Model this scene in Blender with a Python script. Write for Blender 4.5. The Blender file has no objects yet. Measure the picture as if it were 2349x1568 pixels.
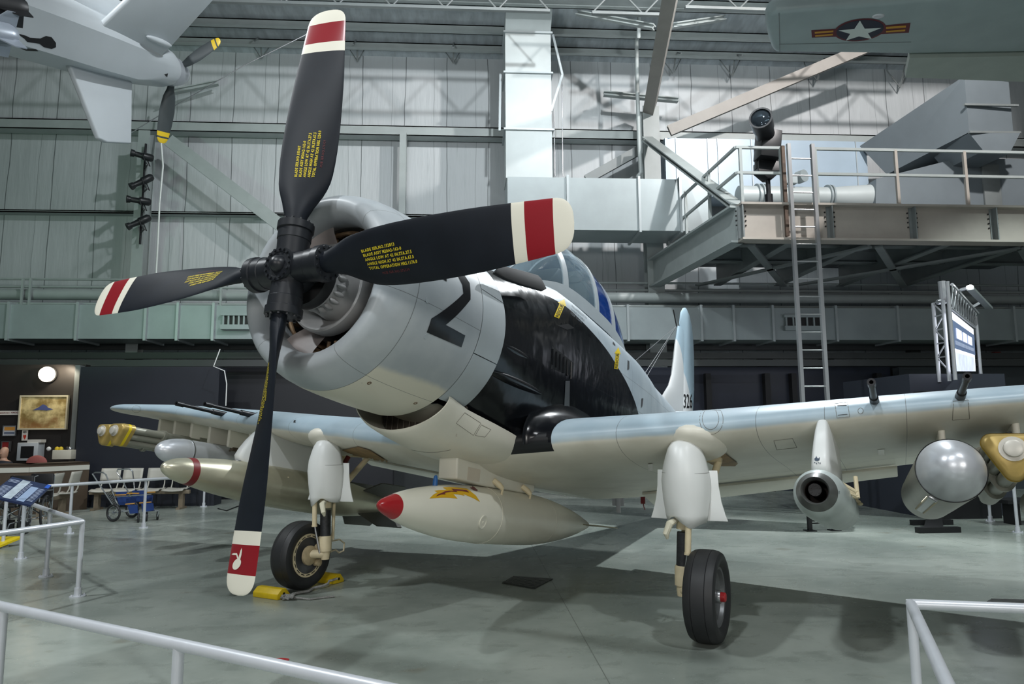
import bpy, bmesh, math, random
from mathutils import Vector as V, Matrix
from mathutils.bvhtree import BVHTree
random.seed(7)
SC = bpy.context.scene
COL = SC.collection
PI = math.pi

# ------------------------------------------------------------------ camera (measured pose)
W, H = 2349.0, 1568.0
FPX = 1635.274
CAMR = Matrix(((0.99804766, -0.06212472, -0.00643331), (-0.00123801, -0.12266156, 0.99244779), (0.06244466, 0.9905022, 0.12249899)))
CAMP = V((0, 0, 1.64042))
cam_d = bpy.data.cameras.new('camera'); cam = bpy.data.objects.new('camera', cam_d); COL.objects.link(cam)
cam_d.sensor_fit = 'HORIZONTAL'; cam_d.sensor_width = 36.0; cam_d.lens = FPX / W * 36.0
cam_d.clip_start = 0.05; cam_d.clip_end = 200
rx, ry, rz = CAMR[0], CAMR[1], CAMR[2]
cam.matrix_world = Matrix(((rx[0], ry[0], -rz[0], CAMP[0]), (rx[1], ry[1], -rz[1], CAMP[1]), (rx[2], ry[2], -rz[2], CAMP[2]), (0, 0, 0, 1)))
SC.camera = cam

def ray(px, py):
    return (rx * ((px - W / 2) / FPX) + ry * (-(py - H / 2) / FPX) + rz)
def at(px, py, axis, val):
    """where the sight line through a measured photo pixel meets a plane of the room"""
    d = ray(px, py); t = (val - CAMP[axis]) / d[axis]
    return CAMP + d * t
def atY(px, py, y): return at(px, py, 1, y)
def floor_pt(px, py): return at(px, py, 2, 0.0)

# airplane frames: BODY = thrust-line frame at the propeller centre (x forward, y port, z up); GND = same heading, level, on the floor
BODY = Matrix(((-0.51472669, 0.85312876, 0.0850162, -1.17397328), (-0.84172474, -0.52170041, 0.1390257, 4.7436952), (0.16295981, 0, 0.98663271, 2.7074586), (0, 0, 0, 1)))
BODYI = BODY.inverted()
_wy = 2.11964; _c, _s = math.cos(-_wy), math.sin(-_wy)
_ox = -(5.80433 * _c - 3.47634 * _s); _oy = -(5.80433 * _s + 3.47634 * _c)
GND = Matrix(((_c, -_s, 0, _ox), (_s, _c, 0, _oy), (0, 0, 1, 0), (0, 0, 0, 1)))
GNDI = GND.inverted()
def atF(px, py, F, FI, axis, val):
    o = FI @ CAMP; d = FI.to_3x3() @ ray(px, py); t = (val - o[axis]) / d[axis]
    return o + d * t
def atB(px, py, axis, val): return atF(px, py, BODY, BODYI, axis, val)
def atG(px, py, axis, val): return atF(px, py, GND, GNDI, axis, val)

# ------------------------------------------------------------------ materials
def lin(c):
    c = c / 255.0
    return c / 12.92 if c <= 0.04045 else ((c + 0.055) / 1.055) ** 2.4
def L3(rgb): return (lin(rgb[0]), lin(rgb[1]), lin(rgb[2]), 1)
class NT:
    """small helper to write node trees"""
    def __init__(s, name):
        s.m = bpy.data.materials.new(name); s.m.use_nodes = True
        s.t = s.m.node_tree; s.b = s.t.nodes['Principled BSDF']; s.out = s.t.nodes['Material Output']
    def n(s, typ, **kw):
        k = s.t.nodes.new('ShaderNode' + typ)
        for a, b in kw.items(): setattr(k, a, b)
        return k
    def l(s, a, b): s.t.links.new(a, b)
    def val(s, sock, v):
        if hasattr(v, 'is_linked') or isinstance(v, bpy.types.NodeSocket): s.l(v, sock)
        else: sock.default_value = v
    def math(s, op, a, b=None, c=None, clamp=False):
        k = s.n('Math', operation=op, use_clamp=clamp); s.val(k.inputs[0], a)
        if b is not None: s.val(k.inputs[1], b)
        if c is not None: s.val(k.inputs[2], c)
        return k.outputs[0]
    def mix(s, f, a, b, blend='MIX'):
        k = s.n('Mix', data_type='RGBA', blend_type=blend); s.val(k.inputs[0], f); s.val(k.inputs[6], a); s.val(k.inputs[7], b)
        return k.outputs[2]
    def noise(s, vec, scale, detail=3, rough=.55):
        k = s.n('TexNoise'); k.inputs['Scale'].default_value = scale; k.inputs['Detail'].default_value = detail; k.inputs['Roughness'].default_value = rough
        if vec is not None: s.l(vec, k.inputs['Vector'])
        return k.outputs['Fac']
    def coord(s, off=None, scale=None):
        k = s.n('TexCoord').outputs['Object']
        if off is not None:
            a = s.n('VectorMath', operation='ADD'); s.l(k, a.inputs[0]); a.inputs[1].default_value = off; k = a.outputs[0]
        if scale is not None:
            a = s.n('VectorMath', operation='MULTIPLY'); s.l(k, a.inputs[0]); a.inputs[1].default_value = scale; k = a.outputs[0]
        return k
    def xyz(s, vec):
        k = s.n('SeparateXYZ'); s.l(vec, k.inputs[0]); return k.outputs
    def step(s, v, lo, hi):
        k = s.n('MapRange', interpolation_type='SMOOTHSTEP'); s.val(k.inputs[0], v); k.inputs[1].default_value = lo; k.inputs[2].default_value = hi
        return k.outputs[0]
    def curve(s, v, pts, x0, x1, y0, y1):
        k = s.n('MapRange'); s.val(k.inputs[0], v); k.inputs[1].default_value = x0; k.inputs[2].default_value = x1
        c = s.n('FloatCurve'); cm = c.mapping; cv = cm.curves[0]
        P = sorted(((x - x0) / (x1 - x0), (y - y0) / (y1 - y0)) for x, y in pts)
        cv.points[0].location = P[0]; cv.points[1].location = P[-1]
        for q in P[1:-1]: cv.points.new(q[0], q[1])
        for q in cv.points: q.handle_type = 'AUTO'
        cm.update(); s.l(k.outputs[0], c.inputs['Value'])
        return s.math('MULTIPLY_ADD', c.outputs[0], y1 - y0, y0)
    def bump(s, h, strength, dist=.01):
        k = s.n('Bump'); k.inputs['Strength'].default_value = strength; k.inputs['Distance'].default_value = dist; s.l(h, k.inputs['Height']); s.l(k.outputs[0], s.b.inputs['Normal'])
    def base(s, c): s.val(s.b.inputs['Base Color'], c)
    def pr(s, rough=.5, metal=0, spec=.5, coat=0):
        s.val(s.b.inputs['Roughness'], rough); s.val(s.b.inputs['Metallic'], metal); s.b.inputs['Specular IOR Level'].default_value = spec; s.b.inputs['Coat Weight'].default_value = coat
        if coat: s.b.inputs['Coat Roughness'].default_value = .08
_mats = {}
def mat(name, rgb, rough=.5, metal=0, spec=.5, var=0, vscale=3.0, bump=0, bscale=25, emit=0, coat=0, stretch=None):
    if name in _mats: return _mats[name]
    s = NT(name); s.pr(rough, metal, spec, coat); c = L3(rgb)
    vec = s.coord(scale=stretch)
    if var:
        f = s.noise(vec, vscale, 5)
        f = s.step(f, .3, .7)
        s.base(s.mix(f, tuple(x * (1 - var) for x in c[:3]) + (1,), tuple(min(1, x * (1 + var)) for x in c[:3]) + (1,)))
    else: s.base(c)
    if bump: s.bump(s.noise(vec, bscale, 4), bump)
    if emit: s.b.inputs['Emission Color'].default_value = c; s.b.inputs['Emission Strength'].default_value = emit
    _mats[name] = s.m
    return s.m
def glass(name, rgb, alpha=.25, rough=.03):
    s = NT(name); s.t.nodes.remove(s.b)
    tr = s.n('BsdfTransparent'); gl = s.n('BsdfPrincipled'); mx = s.n('MixShader')
    tr.inputs[0].default_value = (.82, .88, .9, 1); gl.inputs['Base Color'].default_value = L3(rgb); gl.inputs['Roughness'].default_value = rough
    lw = s.n('LayerWeight'); lw.inputs[0].default_value = .35
    f = s.math('MULTIPLY_ADD', lw.outputs['Facing'], .6, alpha, clamp=True)
    s.l(f, mx.inputs[0]); s.l(tr.outputs[0], mx.inputs[1]); s.l(gl.outputs[0], mx.inputs[2]); s.l(mx.outputs[0], s.out.inputs[0])
    return s.m

# ------------------------------------------------------------------ mesh building
WM = {}; OBJW = {}
class MB:
    def __init__(s): s.v = []; s.f = []; s.mi = []; s.cur = 0
    def add(s, vs, fs):
        o = len(s.v); s.v += [V(x) for x in vs]; s.f += [[i + o for i in f] for f in fs]; s.mi += [s.cur] * len(fs); return s
    def box(s, c, d, R=None):
        c = V(c); h = V(d) * .5
        P = [V((sx * h.x, sy * h.y, sz * h.z)) for sx in (-1, 1) for sy in (-1, 1) for sz in (-1, 1)]
        if R is not None: P = [R @ p for p in P]
        return s.add([c + p for p in P], [(0, 1, 3, 2), (4, 6, 7, 5), (0, 4, 5, 1), (2, 3, 7, 6), (0, 2, 6, 4), (1, 5, 7, 3)])
    def bb(s, lo, hi): 
        lo, hi = V(lo), V(hi); return s.box((lo + hi) / 2, hi - lo)
    def beam(s, p0, p1, w, h, up=(0, 0, 1)):
        p0, p1 = V(p0), V(p1); d = (p1 - p0); L = d.length; d.normalize(); u = V(up); r = d.cross(u)
        if r.length < 1e-4: r = d.cross(V((1, 0, 0)))
        r.normalize(); u = r.cross(d)
        return s.box((p0 + p1) / 2, (L, w, h), Matrix((d, r, u)).transposed())
    def tube(s, pts, r, n=10, caps=True, closed=False):
        pts = [V(p) for p in pts]; m = len(pts); rs = r if isinstance(r, (list, tuple)) else [r] * m
        T = []
        for i in range(m):
            a = pts[i - 1] if (i > 0 or closed) else pts[i]; b = pts[(i + 1) % m] if (i < m - 1 or closed) else pts[i]
            T.append((b - a).normalized())
        u = T[0].cross(V((0, 0, 1)));
        if u.length < .05: u = T[0].cross(V((1, 0, 0)))
        u.normalize(); vs = []
        for i in range(m):
            u = (u - T[i] * u.dot(T[i])).normalized(); w = T[i].cross(u)
            vs += [pts[i] + (u * math.cos(2 * PI * k / n) + w * math.sin(2 * PI * k / n)) * rs[i] for k in range(n)]
        fs = [(i * n + k, i * n + (k + 1) % n, ((i + 1) % m) * n + (k + 1) % n, ((i + 1) % m) * n + k) for i in range(m if closed else m - 1) for k in range(n)]
        if caps and not closed: fs += [tuple(range(n))[::-1], tuple((m - 1) * n + k for k in range(n))]
        return s.add(vs, fs)
    def cyl(s, p0, p1, r, n=16, r1=None): return s.tube([p0, p1], [r, r if r1 is None else r1], n)
    def rev(s, prof, n=32, o=(0, 0, 0), ax=(1, 0, 0), ref=(0, 0, 1), a0=0, a1=2 * PI):
        """profile of (along, radius) turned about an axis"""
        o, ax = V(o), V(ax).normalized(); u = V(ref); u = (u - ax * u.dot(ax)).normalized(); w = ax.cross(u)
        full = abs(a1 - a0 - 2 * PI) < 1e-6; nn = n if full else n + 1; vs = []
        for x, r in prof:
            for k in range(nn):
                a = a0 + (a1 - a0) * k / n; vs.append(o + ax * x + (u * math.cos(a) + w * math.sin(a)) * max(r, 1e-5))
        fs = []
        for i in range(len(prof) - 1):
            for k in range(n):
                k2 = (k + 1) % nn; fs.append((i * nn + k, i * nn + k2, (i + 1) * nn + k2, (i + 1) * nn + k))
        return s.add(vs, fs)
    def loft(s, secs, closed=True, cap0=True, cap1=True):
        n = len(secs[0]); vs = [p for c in secs for p in c]; fs = []
        for i in range(len(secs) - 1):
            for k in range(n if closed else n - 1):
                k2 = (k + 1) % n; fs.append((i * n + k, i * n + k2, (i + 1) * n + k2, (i + 1) * n + k))
        if closed and cap0: fs.append(tuple(range(n))[::-1])
        if closed and cap1: fs.append(tuple((len(secs) - 1) * n + k for k in range(n)))
        return s.add(vs, fs)
    def prism(s, poly, d):
        poly = [V(p) for p in poly]; d = V(d); n = len(poly)
        return s.add(poly + [p + d for p in poly], [tuple(range(n))[::-1], tuple(range(n, 2 * n))] + [(k, (k + 1) % n, n + (k + 1) % n, n + k) for k in range(n)])
    def ell(s, c, r, R=None, n=20, m=12):
        c = V(c); vs = []; fs = []
        for i in range(m + 1):
            t = PI * i / m
            for k in range(n):
                a = 2 * PI * k / n; p = V((r[0] * math.sin(t) * math.cos(a), r[1] * math.sin(t) * math.sin(a), r[2] * math.cos(t)))
                vs.append(c + (R @ p if R else p))
        for i in range(m):
            for k in range(n): fs.append((i * n + k, i * n + (k + 1) % n, (i + 1) * n + (k + 1) % n, (i + 1) * n + k))
        return s.add(vs, fs)
    def build(s, name, m, parent=None, F=None, smooth=True, ang=35, bevel=0, seg=2, base=False, attr=None, mods=None):
        P = [F @ p for p in s.v] if F is not None else list(s.v)
        loc = V((0, 0, 0))
        if parent is not None: inv = WM[parent.name].inverted(); Q = [inv @ p for p in P]
        else:
            if base:
                xs = [p.x for p in P]; ys = [p.y for p in P]; zs = [p.z for p in P]; loc = V(((min(xs) + max(xs)) / 2, (min(ys) + max(ys)) / 2, min(zs)))
            Q = [p - loc for p in P]
        me = bpy.data.meshes.new(name); me.from_pydata(Q, [], s.f)
        for x in (m if isinstance(m, (list, tuple)) else [m]): me.materials.append(x)
        me.polygons.foreach_set('material_index', s.mi)
        if attr:
            for an, vals in attr.items():
                a = me.attributes.new(an, 'FLOAT', 'POINT'); a.data.foreach_set('value', vals)
        bm = bmesh.new(); bm.from_mesh(me)
        bmesh.ops.remove_doubles(bm, verts=bm.verts, dist=2e-5)
        bmesh.ops.recalc_face_normals(bm, faces=bm.faces)
        if bevel:
            es = [e for e in bm.edges if len(e.link_faces) == 2 and e.calc_face_angle(0) > .6]
            bmesh.ops.bevel(bm, geom=es, offset=bevel, segments=seg, affect='EDGES', clamp_overlap=True, profile=.5)
        bm.to_mesh(me); bm.free()
        if smooth:
            me.shade_smooth(); me.set_sharp_from_angle(angle=math.radians(ang))
        ob = bpy.data.objects.new(name, me); COL.objects.link(ob)
        if parent is not None: ob.parent = parent; WM[ob.name] = WM[parent.name].copy()
        else: ob.location = loc; WM[ob.name] = Matrix.Translation(loc)
        OBJW[ob.name] = (P, s.f)
        return ob
def tag(o, label, cat, group=None, kind=None):
    if label: o['label'] = label
    if cat: o['category'] = cat
    if group: o['group'] = group
    if kind: o['kind'] = kind
    return o
def thing(name, label, cat, loc=(0, 0, 0), group=None, M=None):
    o = bpy.data.objects.new(name, None); COL.objects.link(o); o.empty_display_size = .1
    Mx = M if M is not None else Matrix.Translation(V(loc)); o.matrix_world = Mx; WM[o.name] = Mx.copy()
    return tag(o, label, cat, group)
def struct(o): o['kind'] = 'structure'; return o
def dup(root, label, M, group=None):
    """copy a thing, its parts and sub-parts; M is the new world matrix of the root"""
    r = root.copy(); COL.objects.link(r); r.matrix_world = M; WM[r.name] = M.copy(); r['label'] = label
    if group: r['group'] = group
    for ch in list(root.children):
        c = ch.copy(); COL.objects.link(c); c.parent = r; c.matrix_parent_inverse = ch.matrix_parent_inverse.copy()
        for g in list(ch.children):
            d = g.copy(); COL.objects.link(d); d.parent = c
    return r
def bvh(*obs):
    vs = []; fs = []
    for o in obs:
        P, f = OBJW[o.name]; k = len(vs); vs += P; fs += [[i + k for i in q] for q in f]
    return BVHTree.FromPolygons(vs, fs)
def hit(bv, px, py, off=.003):
    p, n, i, d = bv.ray_cast(CAMP, ray(px, py).normalized())
    if p is None: return None
    if n.dot(ray(px, py)) > 0: n = -n
    return p + n * off
def text2d(s, size=1.0, spacing=1.0, bold=0.0):
    cu = bpy.data.curves.new('t', 'FONT'); cu.body = s; cu.size = size; cu.space_character = spacing; cu.offset = bold; cu.resolution_u = 2
    ob = bpy.data.objects.new('t', cu); me = bpy.data.meshes.new_from_object(ob)
    vs = [V((v.co.x, v.co.y)) for v in me.vertices]; fs = [list(p.vertices) for p in me.polygons]
    bpy.data.objects.remove(ob); bpy.data.curves.remove(cu); bpy.data.meshes.remove(me)
    return vs, fs
def fill2d(polys, maxlen):
    """triangulated, subdivided fill of 2-D polygons"""
    vs = []; fs = []
    for poly in polys:
        bm = bmesh.new(); f = bm.faces.new([bm.verts.new((p[0], p[1], 0)) for p in poly]); f.normal_update(); bmesh.ops.triangulate(bm, faces=[f])
        for it in range(6):
            es = [e for e in bm.edges if e.calc_length() > maxlen]
            if not es: break
            bmesh.ops.subdivide_edges(bm, edges=es, cuts=1); bmesh.ops.triangulate(bm, faces=bm.faces[:])
        bm.verts.index_update(); k = len(vs); vs += [V((v.co.x, v.co.y)) for v in bm.verts]; fs += [[v.index + k for v in f.verts] for f in bm.faces]; bm.free()
    return vs, fs
def mapped(vf, fn):
    m = MB(); vs = [fn(p.x, p.y) for p in vf[0]]
    ok = [f for f in vf[1] if all(vs[i] is not None for i in f)]
    return m.add([p if p is not None else V((0, 0, -9)) for p in vs], ok) if ok else m
def prune(m):
    used = sorted({i for f in m.f for i in f}); ix = {a: b for b, a in enumerate(used)}
    m.v = [m.v[i] for i in used]; m.f = [[ix[i] for i in f] for f in m.f]; return m
def quad_text(s, q, bold=0.0, pad=0.0):
    """text laid into a 4-cornered area q = (bl, br, tr, tl)"""
    vs, fs = text2d(s, 1.0, 1.0, bold); x0 = min(p.x for p in vs); x1 = max(p.x for p in vs); y0 = min(p.y for p in vs); y1 = max(p.y for p in vs)
    q = [V(p) for p in q]; out = []
    for p in vs:
        u = (p.x - x0) / (x1 - x0); w = (p.y - y0) / max(1e-6, y1 - y0)
        out.append((q[0] * (1 - u) + q[1] * u) * (1 - w) + (q[3] * (1 - u) + q[2] * u) * w)
    return out, fs
# ================================================================== AIRPLANE
GRAY = (176, 184, 188); CREAM = (226, 222, 208); WHITE = (228, 230, 228); BLACKP = (17, 19, 23)
air = thing('attack_airplane', 'gray and cream single-propeller warplane with glossy black side panel and stores under both wings', 'airplane', M=Matrix.Translation(GND @ V((0, 0, 0))) @ BODY.to_3x3().to_4x4())
GOFF = BODYI @ (GND @ V((0, 0, 0)))         # root origin seen in body coordinates

m_blade = mat('blade_black', (22, 27, 35), .5, var=.12, vscale=6, spec=.28)
m_bwhite = mat('blade_cream', (232, 228, 212), .45)
m_bred = mat('blade_red', (142, 26, 36), .3)
m_hub = mat('hub_black', (30, 33, 38), .38, spec=.5)
m_yellowtxt = mat('stencil_yellow', (222, 200, 40), .6)
m_redtxt = mat('stencil_red', (112, 44, 46), .6)
m_cream = mat('cream_paint', CREAM, .4, var=.035, vscale=2.5)
m_white = mat('white_paint', WHITE, .38, var=.02, vscale=2)
m_dark = mat('dark_interior', (26, 23, 21), .7, var=.4, vscale=9)
m_engine = mat('engine_brown', (120, 98, 74), .55, metal=.3, var=.35, vscale=14)
m_engray = mat('engine_gray', (160, 160, 160), .45, var=.07, vscale=5)
m_black = mat('gloss_black_paint', BLACKP, .22)
m_mblack = mat('matte_black', (20, 21, 23), .5)
m_steel = mat('bare_steel', (170, 172, 175), .3, metal=.9)
m_alu = mat('bare_aluminium', (208, 211, 216), .33, metal=.45, var=.07, vscale=4, stretch=(1, 1, 1))
m_tire = mat('tire_rubber', (38, 39, 41), .52, var=.1, vscale=8)
m_gearcream = mat('gear_cream', (214, 200, 166), .45, var=.06, vscale=10)
m_gun = mat('gun_metal', (40, 41, 44), .4, metal=.5)

# ---- propeller blades
PH = -0.02139
BN = [.42, .55, .7, .9, 1.15, 1.45, 1.75, 2.0]
BC = [.165, .30, .362, .384, .385, .372, .335, .30]
BB = [47, 44, 38.5, 33.0, 27.2, 20.0, 14.6, 10.6]
def interp(x, xs, ys):
    if x <= xs[0]: return ys[0]
    for i in range(len(xs) - 1):
        if x <= xs[i + 1]: return ys[i] + (ys[i + 1] - ys[i]) * (x - xs[i]) / (xs[i + 1] - xs[i])
    return ys[-1]
def smooth_interp(x, xs, ys):
    return sum(interp(x + d, xs, ys) for d in (-.06, -.03, 0, .03, .06)) / 5
def blade_frame(k):
    a = PH + k * PI / 2
    return V((0, math.sin(a), math.cos(a))), -V((0, math.cos(a), -math.sin(a)))
def blade_dims(r):
    c = smooth_interp(r, BN, BC); b = math.radians(smooth_interp(r, BN, BB)); off = -.073
    if r < .42:
        u = max(0, min(1, (r - .30) / .12)); c = .135 + (.165 - .135) * u
        t = .135 + (.12 - .135) * u
    else: t = interp(r, [.42, .55, .7, 1.0, 1.5, 2.05], [.12, .085, .062, .047, .03, .016])
    off *= max(0, min(1, (r - .36) / .3))
    return c, b, off, t
RT = 2.052
def blade_pt(k, r, s, side):
    """s: -1 trailing .. +1 leading, side +1 the face turned forward"""
    rad, t = blade_frame(k); c, b, off, th = blade_dims(r)
    lo, hi = -(.5 - off), (.5 + off)
    if r > 1.93:                                       # rounded square tip
        u = min(1, (r - 1.93) / (RT - 1.93)); q = (1 - u ** 2.6) ** (1 / 2.6); mid = (lo + hi) / 2; lo = mid + (lo - mid) * q; hi = mid + (hi - mid) * q; th *= max(.12, q)
    x = (lo + (hi - lo) * (s + 1) / 2) * c
    prof = math.sqrt(max(0, 1 - s * s)) if r < .45 else (max(0, 1 - abs(s) ** 2.4)) ** .72
    h = th * .5 * prof * side * (1.0 if side > 0 else .6)
    ch = t * math.cos(b) + V((1, 0, 0)) * math.sin(b); nr = V((1, 0, 0)) * math.cos(b) - t * math.sin(b)
    return rad * r + ch * x + nr * h + V((.028, 0, 0)), nr
BANDS = (1.685, 1.765, 1.935)
def make_blade(k):
    m = MB(); n = 14; rs = [.28, .34, .38, .42, .46, .5, .55, .6, .66, .72, .8, .9, 1.0, 1.1, 1.2, 1.3, 1.4, 1.5, 1.6, 1.685, 1.725, 1.765, 1.82, 1.88, 1.935, 1.96, 1.985, 2.005, 2.02, 2.033, 2.043, 2.049, RT]
    secs = []
    for r in rs:
        ring = []
        for j in range(n + 1): ring.append(blade_pt(k, r, -math.cos(PI * j / n), 1)[0])
        for j in range(1, n): ring.append(blade_pt(k, r, math.cos(PI * j / n), -1)[0])
        secs.append(ring)
    for i in range(len(rs) - 1):
        rm = (rs[i] + rs[i + 1]) / 2
        m.cur = 0 if rm < BANDS[0] else 1 if rm < BANDS[1] else 2 if rm < BANDS[2] else 1
        m.loft(secs[i:i + 2], cap0=False, cap1=(i == len(rs) - 2))
    return m.build('propeller_blade', [m_blade, m_bwhite, m_bred], air, BODY, ang=40)
SER = {0: ('103407', '1224.0', '27.5', '67.5'), 1: ('152813', '1176.0', '27.5', '67.5'), 2: ('152803', '1176.0', '27.5', '67.5'), 3: ('152810', '1210.0', '27.5', '67.5')}
for k in range(4):
    bo = make_blade(k)
    sn, hr, a1, a2 = SER[k]
    lines = ['BLADE SER.NO.' + sn, 'BLADE ASSY M20A2-162-0', 'ANGLE LOW AT 42 IN.STA.' + a1, 'ANGLE HIGH AT 42 IN.STA.' + a2, 'TOTAL OPPERATION HRS.' + hr]
    m = MB()
    def on_blade(r, sv):
        p, nr = blade_pt(k, r, sv, 1); return p + nr * .0025
    c0 = .385
    for i, tx in enumerate(lines):
        vs, fs = text2d(tx, .0265, 1.16, .0010)
        w = max(p.x for p in vs); f = 1.0
        m.add([on_blade(.655 + p.x * f * .82 + i * .004, .30 - (i * .0315 - p.y) / (c0 * .5)) for p in vs], fs)
    m.build('blade_stencil', m_yellowtxt, bo, BODY, smooth=False)
    m = MB(); vs, fs = text2d('HUB SER.NO.375339', .023, 1.15)
    m.add([on_blade(.755 + p.x * .9, -.56 + p.y / (c0 * .5)) for p in vs], fs)
    m.build('hub_number_stencil', m_redtxt, bo, BODY, smooth=False)
    if k == 2:
        # light emblem: long-eared silhouette on the red band
        def emb(pts): return [(p[0], p[1]) for p in pts]
        head = [(math.cos(a) * .036 - .012 + .012 * math.sin(a), math.sin(a) * .052) for a in [2 * PI * i / 22 for i in range(22)]]
        ear1 = [(-.004, .04), (.014, .04), (.020, .085), (.020, .125), (.014, .152), (.006, .125), (.0, .085)]
        ear2 = [(.004, .045), (-.012, .048), (-.028, .082), (-.06, .08), (-.078, .086), (-.055, .098), (-.022, .100)]
        m = MB()
        for pl in (head, ear1, ear2):
            vf = fill2d([pl], .03)
            vs = [on_blade(1.878 - p.y * .62, -.20 + p.x * 8.0) for p in vf[0]]
            m.add(vs, vf[1])
        m.build('rabbit_emblem', m_bwhite, bo, BODY, smooth=False)
# ---- propeller hub
m = MB()
m.rev([(-.30, .0), (-.30, .12), (-.12, .125), (-.06, .14), (.06, .135), (.09, .112), (.10, .112)], 32)
m.rev([(.10, .0), (.10, .118), (.122, .118), (.122, .088), (.118, .086), (.118, .06), (.13, .058), (.155, .045), (.172, .024), (.177, 0)], 32)
for i in range(16):
    a = 2 * PI * i / 16; m.rev([(.12, 0), (.12, .010), (.135, .010), (.135, 0)], 6, (0, .103 * math.sin(a), .103 * math.cos(a)))
for k in range(4):
    rad, t = blade_frame(k)
    m.rev([(0, .105), (.14, .105), (.20, .108), (.205, .112), (.27, .112), (.275, .122), (.325, .122), (.33, .112), (.33, .0)], 24, (0.012, 0, 0), rad, V((1, 0, 0)))
    for i in range(12):
        a = 2 * PI * i / 12; u = V((1, 0, 0)); w = rad.cross(u)
        m.rev([(.318, 0), (.318, .012), (.34, .012), (.34, 0)], 6, V((.012, 0, 0)) + (u * math.cos(a) + w * math.sin(a)) * .104, rad, u)
m.build('propeller_hub', m_hub, air, BODY, ang=35)
# rear hub plate and reduction gear case
m = MB(); m.rev([(-.12, .12), (-.13, .20), (-.17, .215), (-.21, .21), (-.21, .12)], 40); m.build('hub_backplate', m_mblack, air, BODY)
m = MB(); m.rev([(-.205, .15), (-.205, .20), (-.235, .20), (-.24, .172), (-.30, .172), (-.33, .19), (-.42, .205), (-.50, .22)], 40)
for i in range(20):
    a = 2 * PI * (i + .5) / 20; d = V((0, math.sin(a), math.cos(a)))
    m.ell(V((-.31, 0, 0)) + d * .178, (.05, .018, .024), Matrix((V((1, 0, 0)), d.cross(V((1, 0, 0))), d)).transposed(), 10, 8)
m.build('engine_nose_case', m_engray, air, BODY)
m = MB(); m.rev([(-.50, .18), (-.49, .20), (-.45, .225), (-.41, .258), (-.37, .285), (-.345, .30), (-.335, .315), (-.34, .328), (-.36, .334), (-.45, .332), (-.47, .32)], 56)
m.build('cooling_bowl', m_engray, air, BODY)
# dark engine bay with cylinders, rocker boxes and pushrods
m = MB(); m.rev([(-.80, 0), (-.80, .70), (-.40, .70)], 40); m.build('engine_firewall', m_dark, air, BODY)
for i in range(9):
    m = MB(); a = 2 * PI * (i + .5) / 9; d = V((0, math.sin(a), math.cos(a))); p = V((-.62, 0, 0))
    for q in range(7): m.rev([(.40 + q * .03, 0), (.40 + q * .03, .085), (.418 + q * .03, .085), (.418 + q * .03, 0)], 14, p, d, (1, 0, 0))
    m.ell(V((-.55, 0, 0)) + d * .56, (.07, .05, .05), None, 12, 8)
    t = d.cross(V((1, 0, 0)))
    for sg in (-1, 1): m.cyl(V((-.48, 0, 0)) + d * .36 + t * .03 * sg, V((-.52, 0, 0)) + d * .60 + t * .07 * sg, .014, 8)
    m.build('engine_cylinder', m_engine, air, BODY)
m = MB(); m.tube([V((-.46, .46 * math.sin(2 * PI * i / 40), .46 * math.cos(2 * PI * i / 40))) for i in range(40)], .016, 8, closed=True)
m.build('ignition_ring', m_engine, air, BODY)
for a0, a1 in ((-.85, -.12), (-1.9, -1.25), (-2.95, -2.35), (.75, 1.25)):
    m = MB(); m.rev([(-.47, .33), (-.40, .45), (-.38, .52)], 10, a0=-a1, a1=-a0); m.build('engine_baffle', mat('baffle_gray', (150, 142, 140), .5, var=.1, vscale=6), air, BODY)

# ---- cowling
def cowl_material():
    s = NT('cowl_paint'); s.pr(.4); P = s.coord(off=GOFF); x, y, z = s.xyz(P)
    nz = s.noise(P, 3.2, 4); g = s.mix(s.step(nz, .3, .75), L3((168, 175, 180)), L3((182, 188, 191)))
    soft = s.math('MULTIPLY_ADD', s.noise(P, 5, 3), .05, -.025)
    zz = s.math('ADD', z, soft)
    low = s.math('SUBTRACT', 1.0, s.step(zz, -.592, -.548))
    aft = s.math('SUBTRACT', 1.0, s.step(x, -.462, -.460))
    c = s.mix(s.math('MULTIPLY', low, aft), g, L3((222, 217, 200)))
    th = s.math('ARCTAN2', y, z)
    ln = s.math('COMPARE', x, -.461, .0028)
    for a in (1.72, -1.4, .75, 2.62, -2.4): 
        q = s.math('COMPARE', th, a, .0025); ln = s.math('MAXIMUM', ln, q)
    st = s.math('MULTIPLY', s.step(s.noise(P, 22, 5, .7), .66, .8), .35)
    c = s.mix(s.math('MULTIPLY', st, low), c, L3((140, 128, 108)))
    c = s.mix(s.math('MULTIPLY', ln, .75), c, L3((70, 68, 64)))
    s.base(c); s.bump(nz, .03); return s.m
m_cowl = cowl_material()
CP = [(-.80, .60), (-.62, .54), (-.46, .505), (-.36, .488), (-.29, .495), (-.235, .522), (-.205, .56), (-.197, .595), (-.210, .63), (-.25, .66), (-.32, .69), (-.40, .712), (-.52, .731), (-.68, .744), (-.90, .754), (-1.10, .757), (-1.25, .757), (-1.25, .735), (-1.0, .73)]
m = MB(); m.rev(CP, 96); cowl = m.build('cowling', m_cowl, air, BODY, ang=50)
bv_cowl = bvh(cowl)
m_gray = mat('gray_paint', GRAY, .4, var=.04, vscale=2.5)
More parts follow.
